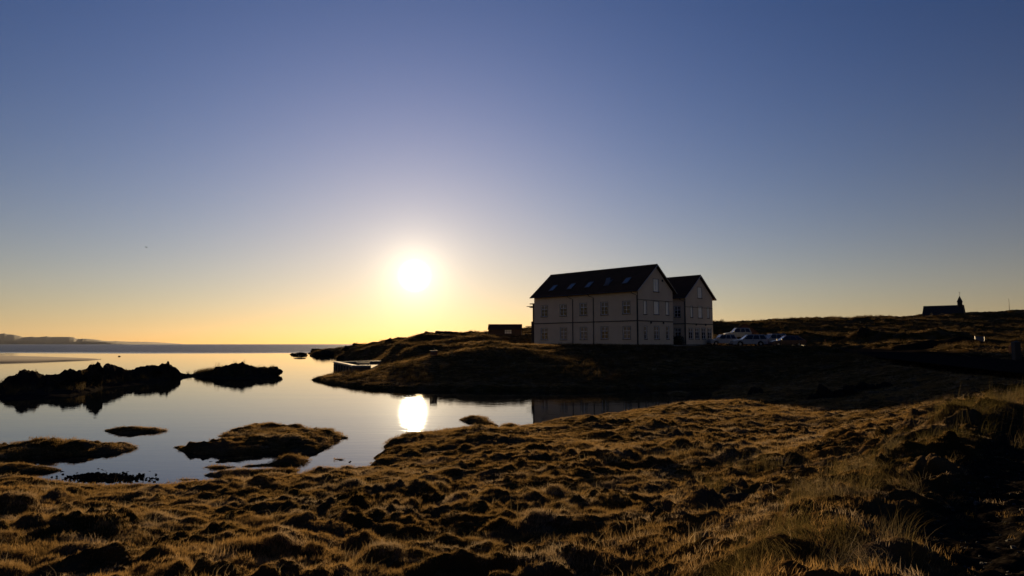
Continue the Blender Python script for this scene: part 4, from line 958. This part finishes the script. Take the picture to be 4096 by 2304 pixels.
        MB().box((xr - .10, s * hw * .80 - .11, hb * .68), (xr + .008, s * hw * .80 + .11, hb * .93)).build('tail_light', M['redlamp'], root)
        for q in (.36, .64):
            xx = a0 + (a1 - a0) * q + .12; MB().box((xx, s * hw - .01, hb - .16), (xx + .16, s * hw + .02, hb - .12)).build('door_handle', M['carblack'], root)
        for x in (-wb, wb): wheel(root, x, s * (hw - .12), wr, s)
    MB().box((xf - .02, -hw * .9, gc), (xf + .06, hw * .9, gc + .2)).build('bumper', M['carblack'], root)
    MB().box((xr - .06, -hw * .9, gc), (xr + .02, hw * .9, gc + .22)).build('bumper', M['carblack'], root)
    tag(root, label, 'car', 'cars parked beside the white houses')
    return root
def park(px, Y, yaw, *a, **k):
    p = aty(px, 1380, Y); z = gz(p.x, p.y)
    FOOT.append((p.x, p.y, yaw, 2.4, 1.0))
    return car('parked_car', (p.x, p.y, z + .01), yaw, *a, **k)
park(2889, 107, math.radians(4), 4.35, 1.82, 1.69, M['carwhite'], 'suv', 'white sport utility car nearest the smaller house, its bonnet before the wall')
park(2950, 118, math.radians(-2), 4.5, 1.85, 1.85, M['carblue'], 'suv', 'tall grey-blue car mostly hidden behind the two white ones')
park(2995, 93, math.radians(-3), 4.70, 1.85, 1.60, M['carwhite'], 'wagon', 'long white estate car in front of the other parked cars')
park(3088, 101, math.radians(10), 4.35, 1.82, 1.69, M['carwhite'], 'suv', 'white sport utility car on the right, its rear end towards the road')
park(3148, 90, math.radians(-4), 4.4, 1.8, 1.48, M['cardark'], 'hatch', 'low dark red car at the right end of the parked row')

# ------------------------------------------------------------------ quay, chest, posts, sign
def quay():
    P0, P1, P2, P3 = Vector((-23.4, 91, 0)), Vector((-17.2, 75.2, 0)), Vector((-15.6, 75.8, 0)), Vector((-18.2, 95, 0)); zt = 1.33; c = (P0 + P1 + P2 + P3) / 4
    root = empty('quay', (c.x, c.y, 0)); q = [p - c for p in (P0, P1, P2, P3)]
    n = 4; dk_ = .95
    MB().add([(p.x * .97, p.y * .97, -1.0) for p in q] + [(p.x * .97, p.y * .97, dk_) for p in q], [(0, 3, 2, 1), (4, 5, 6, 7), (0, 1, 5, 4), (1, 2, 6, 5), (2, 3, 7, 6), (3, 0, 4, 7)]).build('deck', M['concrete'], root)
    for a, b, nm in ((0, 1, 'outer_wall'), (1, 2, 'front_wall'), (0, 3, 'rear_wall')):
        p, r = q[a].copy(), q[b].copy(); p.z = r.z = 0
        w = MB().beam(p + Vector((0, 0, .1)), r + Vector((0, 0, .1)), .45, 2.2).build(nm, M['concrete'], root)
        m = max(2, int((r - p).length / 2.2))
        for k in range(m):
            s, e = p.lerp(r, (k + .012) / m), p.lerp(r, (k + .988) / m); s.z = e.z = zt - .06 + rnd.uniform(-.008, .008)
            MB().beam(s, e, .6, .16).build('coping_stone', M['coping'], w)
    d = (q[2] - q[1]).normalized(); nr = Vector((d.y, -d.x, 0)); s0 = q[1] + nr * .27; e0 = q[2] + nr * .27
    for k in range(4):
        z = .25 + k * .24; a, b = s0.copy(), e0.copy(); a.z = b.z = z; MB().beam(a, b, .06, .16).build('plank', M['timber_brown'], root)
    d = (q[1] - q[0]).normalized(); nr = Vector((d.y, -d.x, 0))
    for k in range(7):
        p = q[0].lerp(q[1], (k + .5) / 7) + nr * .28; MB().box((p.x - .09, p.y - .09, -.8), (p.x + .09, p.y + .09, 1.1)).build('fender_post', M['timber_black'], root)
    tag(root, 'low stone quay with pale coping jutting into the lagoon', 'quay')
    p = Vector((-18.2, 84, dk_)); b = empty('bench', tuple(p), math.radians(6))
    MB().box((-.8, -.2, .36), (.8, .2, .43)).build('seat', M['coping'], b)
    for s in (-.65, .55): MB().box((s, -.16, 0), (s + .1, .16, .36)).build('leg', M['timber_brown'], b)
    tag(b, 'pale low bench standing on the quay deck', 'bench')
quay()
def chest():
    p = aty(1735.5, 1428, 75); z = gz(p.x, p.y); r = empty('wooden_chest', (p.x, p.y, z - .05), math.radians(5))
    z1 = CZ + (1376.5 - 1411.5) * 75 / F - z + .05; h = .62
    MB().box((-.38, -.26, .08), (.38, .26, h - .07)).build('body', M['timber_red'], r)
    MB().box((-.43, -.31, h - .068), (.43, .31, h)).build('lid', M['timber_brown'], r)
    MB().box((-.3, -.30, h - .16), (.2, -.262, h - .10)).build('handle', M['coping'], r)
    for x in (-.36, .28):
        for y in (-.24, .16): MB().box((x, y, 0), (x + .08, y + .08, .08)).build('foot', M['timber_brown'], r)
    tag(r, 'small red-brown wooden chest with a lid on the grassy headland slope', 'chest')
chest()
def post(name, px, Y, w, h, mat, label, cat, cap=None):
    p = aty(px, 1400, Y); z = gz(p.x, p.y); r = empty(name, (p.x, p.y, z - .08), rnd.uniform(-.2, .2))
    MB().box((-w / 2, -w / 2, 0), (w / 2, w / 2, h)).build('shaft', mat, r)
    e = w / 2 + .015
    MB().add([(-e, -e, h + .001), (e, -e, h + .001), (e, e, h + .001), (-e, e, h + .001), (0, 0, h + .07)], [(0, 3, 2, 1), (0, 1, 4), (1, 2, 4), (2, 3, 4), (3, 0, 4)]).build('cap', cap or mat, r)
    tag(r, label, cat)
post('marker_post', 4041, 50, .12, .62, M['orange_paint'], 'short orange marker post between the two dark roads', 'post')
post('gate_post', 4065, 41, .34, 1.12, M['timber_black'], 'thick black wooden post at the right edge beside the road', 'post')
post('marker_post', 3302, 108, .10, .58, M['orange_paint'], 'small distant marker post beside the road bend', 'post')
def notice_board():
    p = aty(3921, 1391, 86); z = gz(p.x, p.y); r = empty('notice_board', (p.x, p.y, z - .1), math.radians(-8)); top = CZ + (1376.5 - 1346) * 86 / F - z + .1
    for x in (-.57, .53): MB().box((x, -.04, 0), (x + .05, .04, top + (.05 if x < 0 else 0))).build('post', M['metal'], r)
    MB().box((-.5, -.025, top - .78), (.5, .02, top - .03)).build('panel', M['board'], r)
    for a in ((-.53, -.035, top - .81, .53, .03, top - .785), (-.53, -.035, top - .025, .53, .03, top)): MB().box(a[:3], a[3:]).build('rail', M['metal'], r)
    tag(r, 'blue-grey notice board on two posts beside the side road', 'sign')
notice_board()
def shrub():
    p = aty(3908, 1352, 92); z = gz(p.x, p.y); r = empty('bare_shrub', (p.x, p.y, z - .05)); mb = MB(); lf = MB()
    for _ in range(26):
        a = rnd.uniform(0, 6.283); l = rnd.uniform(.7, 1.5); s = rnd.uniform(.15, .65); q = [(0, 0, 0)]
        for t in (.35, .7, 1): q.append((math.cos(a) * s * l * t ** 1.3 + rnd.gauss(0, .05), math.sin(a) * s * l * t ** 1.3 + rnd.gauss(0, .05), l * t))
        mb.tube(q, [.03, .022, .014, .006], 5)
        for _ in range(16):
            t = rnd.uniform(.4, 1.05); b = Vector((math.cos(a) * s * l * t + rnd.gauss(0, .12), math.sin(a) * s * l * t + rnd.gauss(0, .12), l * t + rnd.gauss(0, .08))); d = Vector((rnd.gauss(0, 1), rnd.gauss(0, 1), rnd.gauss(0, 1))).normalized() * .06; e = d.orthogonal().normalized() * .03
            lf.add([b - d, b + e, b + d, b - e], [(0, 1, 2, 3)])
    mb.build('branches', M['twig'], r); lf.build('withered_leaves', M['marram'], r)
    tag(r, 'withered brown shrub standing behind the notice board', 'shrub')
shrub()
def bird():
    p = aty(585, 989, 70); me = MB()
    body = [(-.20, .012), (-.15, .035), (-.05, .055), (.05, .05), (.13, .035), (.18, .028), (.22, .012)]
    me.tube([(x, 0, 0) for x, _ in body], [r for _, r in body], 8)
    for s in (-1, 1):
        me.add([(-.07, s * .03, .01), (.08, s * .03, .02), (.05, s * .22, .10), (-.05, s * .22, .09), (-.03, s * .48, .06), (-.10, s * .46, .05)], [(0, 1, 2, 3), (3, 2, 4, 5)])
        me.add([(-.07, s * .03, -.005), (.08, s * .03, .005), (.05, s * .22, .088), (-.05, s * .22, .078), (-.03, s * .48, .052), (-.10, s * .46, .042)], [(0, 3, 2, 1), (3, 5, 4, 2)])
    me.add([(-.19, -.02, .005), (-.19, .02, .005), (-.30, .06, 0), (-.30, -.06, 0)], [(0, 1, 2, 3)])
    o = me.build('bird', M['feather']); o.location = p; o.rotation_euler = (.25, 0, math.radians(60)); o.scale = (.55, .55, .55); tag(o, 'small dark bird flying alone in the sky left of the sun', 'bird')
bird()

# ------------------------------------------------------------------ rocks
_ico = {}
def ico(sub):
    if sub not in _ico:
        bm = bmesh.new(); bmesh.ops.create_icosphere(bm, subdivisions=sub, radius=1); bm.verts.ensure_lookup_table()
        _ico[sub] = (np.array([v.co[:] for v in bm.verts], np.float32), [tuple(v.index for v in f.verts) for f in bm.faces]); bm.free()
    return _ico[sub]
def rock_mesh(size, seed, sub=4, rough=.28, cuts=9):
    co, fc = ico(sub); co = co.copy(); rg = np.random.default_rng(seed); o = rg.uniform(0, 50, 2)
    for _ in range(cuts):
        n = rg.normal(0, 1, 3); n /= np.linalg.norm(n); d = rg.uniform(.55, .9); t = np.clip(co @ n - d, 0, None); co -= t[:, None] * n[None, :] * .92
    n3 = lambda k, q: perlin(co[:, 0] * k + o[0] + q, co[:, 1] * k + co[:, 2] * k * .7 + o[1]) + perlin(co[:, 2] * k + o[1], co[:, 0] * k * .6 - co[:, 1] * k * .8 + o[0] + q)
    r = 1 + rough * (.5 * n3(1.6, 0) + .32 * n3(3.7, 9) + .2 * n3(8.5, 4) + .12 * n3(17, 2))
    co = co * r[:, None] * np.array(size, np.float32)
    me = bpy.data.meshes.new('rock'); me.from_pydata(co.tolist(), [], fc); me.materials.append(M['rock']); return me
def rock(name, x, y, z, size, seed, label=None, parent=None, rz=0, sub=4, rough=.42):
    o = mesh_obj(name, rock_mesh(size, seed, sub, rough, 12), parent); o.location = (x, y, z); o.rotation_euler = (0, 0, rz)
    if label: tag(o, label, 'rock', 'lava rocks around the lagoon')
    return o
def islet(name, near, far_d, sky_px, label, platform, rocks, seed):
    """rock ridge: near waterline in pixels, depth behind it, skyline in pixels"""
    W = [onz(*p) for p in near]; pxs = np.array([p[0] for p in near], float)
    nx, ny = 190, 46; sx = np.array([p[0] for p in sky_px], float); sy = np.array([p[1] for p in sky_px], float)
    px = np.linspace(pxs[0], pxs[-1], nx); dn = np.interp(px, pxs, [w.y for w in W]); dd = np.interp(px, pxs, far_d)
    T = np.linspace(0, 1, ny); X = np.zeros((nx, ny), np.float32); Y = X.copy(); Z = X.copy()
    for i in range(nx):
        u = (px[i] - 2048) / F
        for j in range(ny): Y[i, j] = dn[i] + T[j] * (dd[i] - dn[i]); X[i, j] = u * Y[i, j] * 1.0
    hs = np.zeros((nx, ny), np.float32)
    for i in range(nx): hs[i] = CZ - (np.interp(px[i], sx, sy) - 1376.5) * (Y[i] / F)
    tt = T[None, :] + .07 * perlin(X * .6, Y * .35) + .04 * perlin(X * 1.9, Y * 1.1)
    plat = (platform[0] * (.75 + .5 * perlin(X * .8, Y * .5)) + .12 * perlin(X * 1.7, Y * 1.2)) * sstep(.03, .30, tt)
    ridge = sstep(platform[1] - .09, platform[1] + .06, tt) * (1 - sstep(.8, 1.0, tt))
    hs_r = hs * (.72 + .28 * np.exp(-((tt - platform[1] - .12) / .10) ** 2))
    Z = np.maximum(plat, hs_r * ridge)
    f1, rid = worley(X * 1.1, Y * .8); f2, rid2 = worley(X * 2.7, Y * 1.9)
    Z = Z + ridge * (.22 * (rid - .5) + .16 * (rid2 - .5) + .12 * perlin(X * 2.2, Y * 1.6)) * np.clip(Z, 0, 1.2) + .06 * perlin(X * 3, Y * 2) * sstep(.05, .2, tt)
    endf = np.minimum(sstep(0, .03, np.linspace(0, 1, nx)), sstep(0, .03, 1 - np.linspace(0, 1, nx)))[:, None] if near[0][0] > 0 else sstep(0, .03, 1 - np.linspace(0, 1, nx))[:, None]
    Z = Z * endf - .25 * (1 - np.minimum(sstep(0, .05, T), sstep(0, .05, 1 - T)))[None, :] - .25 * (1 - endf)
    cx, cy_ = float(X.mean()), float(Y.mean())
    v = np.stack([X - cx, Y - cy_, Z], -1).reshape(-1, 3); f = [(i * ny + j, (i + 1) * ny + j, (i + 1) * ny + j + 1, i * ny + j + 1) for i in range(nx - 1) for j in range(ny - 1)]
    root = empty(name, (cx, cy_, 0))
    me = bpy.data.meshes.new('ridge'); me.from_pydata(v.tolist(), [], f); me.materials.append(M['rock']); mesh_obj('ridge', me, root)
    for k, (rpx, rpy, rY, w, h) in enumerate(rocks):
        p = aty(rpx, rpy, rY); top = p.z; o = rock('rock', p.x - cx, rY - cy_, top - h, (w, w * .9, h), seed * 31 + k, parent=root, rz=rnd.uniform(0, 6))
    tag(root, label, 'islet', 'black lava islets in the lagoon')
    grass = []
    ok = np.argwhere((tt > .12) & (Z > .2) & ((Z < .7) | (RN.random(Z.shape) < .08)))
    sel = ok[RN.integers(0, len(ok), min(len(ok), 420))]
    return [(X[i, j] + rnd.uniform(-.06, .06), Y[i, j] + rnd.uniform(-.1, .1), Z[i, j] - .03) for i, j in sel]
def s4(lst): return [(x / 3.39, 1400 + y / 3.39) for x, y in lst]
def s2(lst): return [(x / 2.147, 1280 + y / 2.147) for x, y in lst]
reeds = []
sky1 = [(-400, 1560), (-150, 1520), (-60, 1540)] + s4([(0, 500), (100, 430), (150, 380), (270, 335), (330, 300), (370, 262), (440, 290), (585, 335), (600, 352), (750, 332), (855, 335), (890, 295), (950, 275), (1010, 243), (1080, 300), (1215, 280), (1230, 240), (1270, 200), (1340, 208), (1400, 258), (1500, 205), (1600, 228), (1730, 275), (1800, 265), (2000, 210), (2160, 248), (2200, 215), (2260, 200), (2310, 165), (2350, 215), (2400, 245), (2420, 420)])
reeds += islet('lava_islet', [(-420, 1612), (-200, 1608), (0, 1604), (100, 1600), (200, 1596), (300, 1590), (348, 1579), (395, 1569), (425, 1556), (520, 1546), (620, 1532), (700, 1521), (714, 1518)], [58, 58, 58, 59, 60, 62, 63, 64, 66, 70, 73, 76, 76],
      sky1, 'long jagged black lava islet with grass at the left of the lagoon', (.38, .5),
      [(112, 1480, 54, .9, .7), (300, 1474, 55.5, .8, .8), (378, 1460, 56, .75, 1.0), (445, 1462, 64, 1.0, .6), (600, 1463, 70, 1.3, .6), (680, 1451, 72.5, .75, 1.0), (702, 1478, 72.5, .55, .8), (30, 1535, 53, 1.0, .5), (640, 1474, 72, .9, .6), (230, 1500, 54, 1.1, .5), (-120, 1520, 53, 1.4, .9)], 3)
sky2 = s2([(1600, 490), (1620, 482), (1700, 462), (1750, 440), (1850, 432), (1862, 415), (1980, 392), (2040, 375), (2090, 362), (2140, 385), (2200, 405), (2260, 397), (2290, 403), (2375, 402), (2400, 440), (2415, 480)])
reeds += islet('lava_islet', [(745, 1507), (800, 1511), (850, 1514), (950, 1518), (1050, 1516), (1100, 1510), (1126, 1500)], [81, 83, 84, 85, 85, 84, 82], sky2, 'smaller peaked black lava islet right of the long one', (.12, .35),
      [(968, 1451, 80.5, 1.1, .8), (1090, 1468, 80, 1.2, .7), (1045, 1468, 80, 1.1, .7), (905, 1468, 80, 1.1, .6), (860, 1478, 80, .9, .5), (800, 1490, 80.5, .8, .4)], 8)
def loose(px, py, w, h, label, seed, depth=1.0, lift=.55):
    p = onz(px, py); o = rock('lava_rock', p.x, p.y + w * .4, h * (lift - .5), (w, w * depth, h), seed, label); return o
loose(712, 1508, .55, .55, 'dark boulder in the water against the right end of the long islet', 41)
loose(733, 1506, .42, .42, 'small dark boulder in the gap between the two lava islets', 42)
loose(748, 1505, .30, .26, 'smallest dark boulder just left of the smaller lava islet', 43)
loose(1195, 1421, 2.5, .85, 'dark rock farthest out off the tip of the headland', 44)
loose(1166, 1418, 1.2, .45, 'low dark rock just left of the rock off the headland tip', 45)
loose(1285, 1424, 4.0, 1.5, 'broad dark rock lying close off the headland tip', 46, .7)
loose(1272, 1409, 4.4, 1.9, 'long dark rock behind the broad one off the headland', 47, .6)
loose(1198, 1434.5, 1.6, .16, 'flat rock barely showing in the water off the headland', 48, .6)
loose(1365, 1437, 1.1, .9, 'rounded dark boulder at the waterline of the headland', 49)
loose(476, 1426, .5, .22, 'tiny dark stone alone in the water beyond the sand spit', 50)
loose(363, 1917, .16, .15, 'small dark stone in the shallows at the near shore', 51)
for k, (px, py, Y, w, h, lb) in enumerate(((3305, 1588, 36, .52, .62, 'large rounded black boulder in the shaded marsh'), (3258, 1592, 36, .4, .3, 'low black boulder left of the large rounded one'), (3352, 1595, 36.3, .34, .34, 'small black boulder right of the large rounded one'),
                                          (3400, 1592, 36.3, .6, .42, 'middle black boulder of the row in the shaded marsh'), (3460, 1594, 36.5, .62, .42, 'broad black boulder right of the middle of the row'), (3540, 1598, 36.8, .5, .3, 'flat black boulder at the right end of the row'),
                                          (3022, 1568, 42, .55, .42, 'dark boulder beside the small puddle in the shaded marsh'), (3455, 1335, 102, .9, 1.0, 'tall dark lava boulder above the road bend'), (3362, 1333, 106, 1.0, .6, 'rounded dark boulder left of the tall one above the road'),
                                          (1712, 1345, 168, 2.6, 1.0, 'lower left crag on the headland skyline'), (1785, 1342, 172, 5.2, 1.3, 'broad highest crag on the headland skyline'), (1555, 1362, 175, 1.0, .9, 'lone pointed rock on the headland skyline'),
                                          (1395, 1385, 188, 2.2, 1.1, 'pointed rock on the skyline near the headland tip'), (1425, 1380, 188, 1.8, 1.1, 'second pointed rock on the skyline near the headland tip'))):
    p = aty(px, py, Y); rock('lava_rock', p.x, Y, gz(p.x, Y) + h * .2, (w, w, h), 70 + k, lb)
def pebbles():
    ms = []
    for k in range(4):
        co, fc = ico(1); rg = np.random.default_rng(k); c = co * rg.uniform(.7, 1.2, co.shape[0])[:, None] * np.array((1, .8, .55)); me = bpy.data.meshes.new('pebble'); me.from_pydata(c.tolist(), [], fc); me.materials.append(M['rock']); ms.append(me)
    p = []; s = []
    for _ in range(900):
        px, py = rnd.gauss(420, 75), rnd.gauss(1912, 8)
        q = onz(px, py); p.append((q.x, q.y, rnd.uniform(-.02, .03))); s.append(rnd.uniform(.02, .07))
    scatter('pebbles', ms, np.array(p), s, np.stack([RN.normal(0, .3, len(p)), RN.normal(0, .3, len(p)), RN.uniform(0, 6, len(p))], 1), RN.integers(0, 4, len(p)), 'wet black pebbles in the shallows at the left near shore')
    p = []; s = []
    for _ in range(16000):
        x, y = rnd.uniform(1.5, 19), rnd.uniform(3.8, 24); p.append((x, y)); s.append(rnd.uniform(.006, .022) * (1 + 1.6 * (rnd.random() < .05)))
    p = np.array(p); g = pick(GGR, p[:, 0], p[:, 1]) > .45; g &= pick(GRD, p[:, 0], p[:, 1]) < .3; p = p[g]; s = np.array(s)[g]
    m2 = simple('dark_gravel', (.012, .010, .008), (.03, .025, .02), scale=30, rough=.85, bmp=0)
    ms2 = []
    for m in ms: m3 = m.copy(); m3.materials.clear(); m3.materials.append(m2); ms2.append(m3)
    scatter('gravel', ms2, np.stack([p[:, 0], p[:, 1], zat(p[:, 0], p[:, 1])], 1), s, np.stack([RN.normal(0, .3, len(p)), RN.normal(0, .3, len(p)), RN.uniform(0, 6, len(p))], 1), RN.integers(0, 4, len(p)), 'dark gravel and soil crumbs at the lower right')
REED = [tuft_mesh('reed', 22, .34, .2, .009, .45, (.15, 0), .8, M['reed'], 3) for _ in range(3)]
def islet_grass():
    p = np.array(reeds); scatter('islet_grass', REED, p, RN.uniform(.5, 1.5, len(p)), np.stack([RN.normal(0, .12, len(p)), RN.normal(0, .12, len(p)), RN.uniform(0, 6, len(p))], 1), RN.integers(0, 3, len(p)), 'dark grass growing on the lava islets')
exec_after += [pebbles, islet_grass]
# ------------------------------------------------------------------ haze
def haze():
    mb = MB().box((-14500, -1700, -2.6), (14500, 15500, 330)); o = mb.build('haze', None); m = bpy.data.materials.new('haze'); m.use_nodes = True; nt = m.node_tree; nt.nodes.remove(nt.nodes['Principled BSDF'])
    v = N(nt, 'ShaderNodeVolumePrincipled'); v.inputs['Density'].default_value = .5e-5; v.inputs['Color'].default_value = (.75, .78, .85, 1); v.inputs['Anisotropy'].default_value = .4
    nt.links.new(v.outputs[0], nt.nodes['Material Output'].inputs['Volume']); o.data.materials.append(m); tag(o, 'thin sea haze over the water and far hills', kind='stuff')
exec_after.append(haze)
for fn in exec_after: fn()
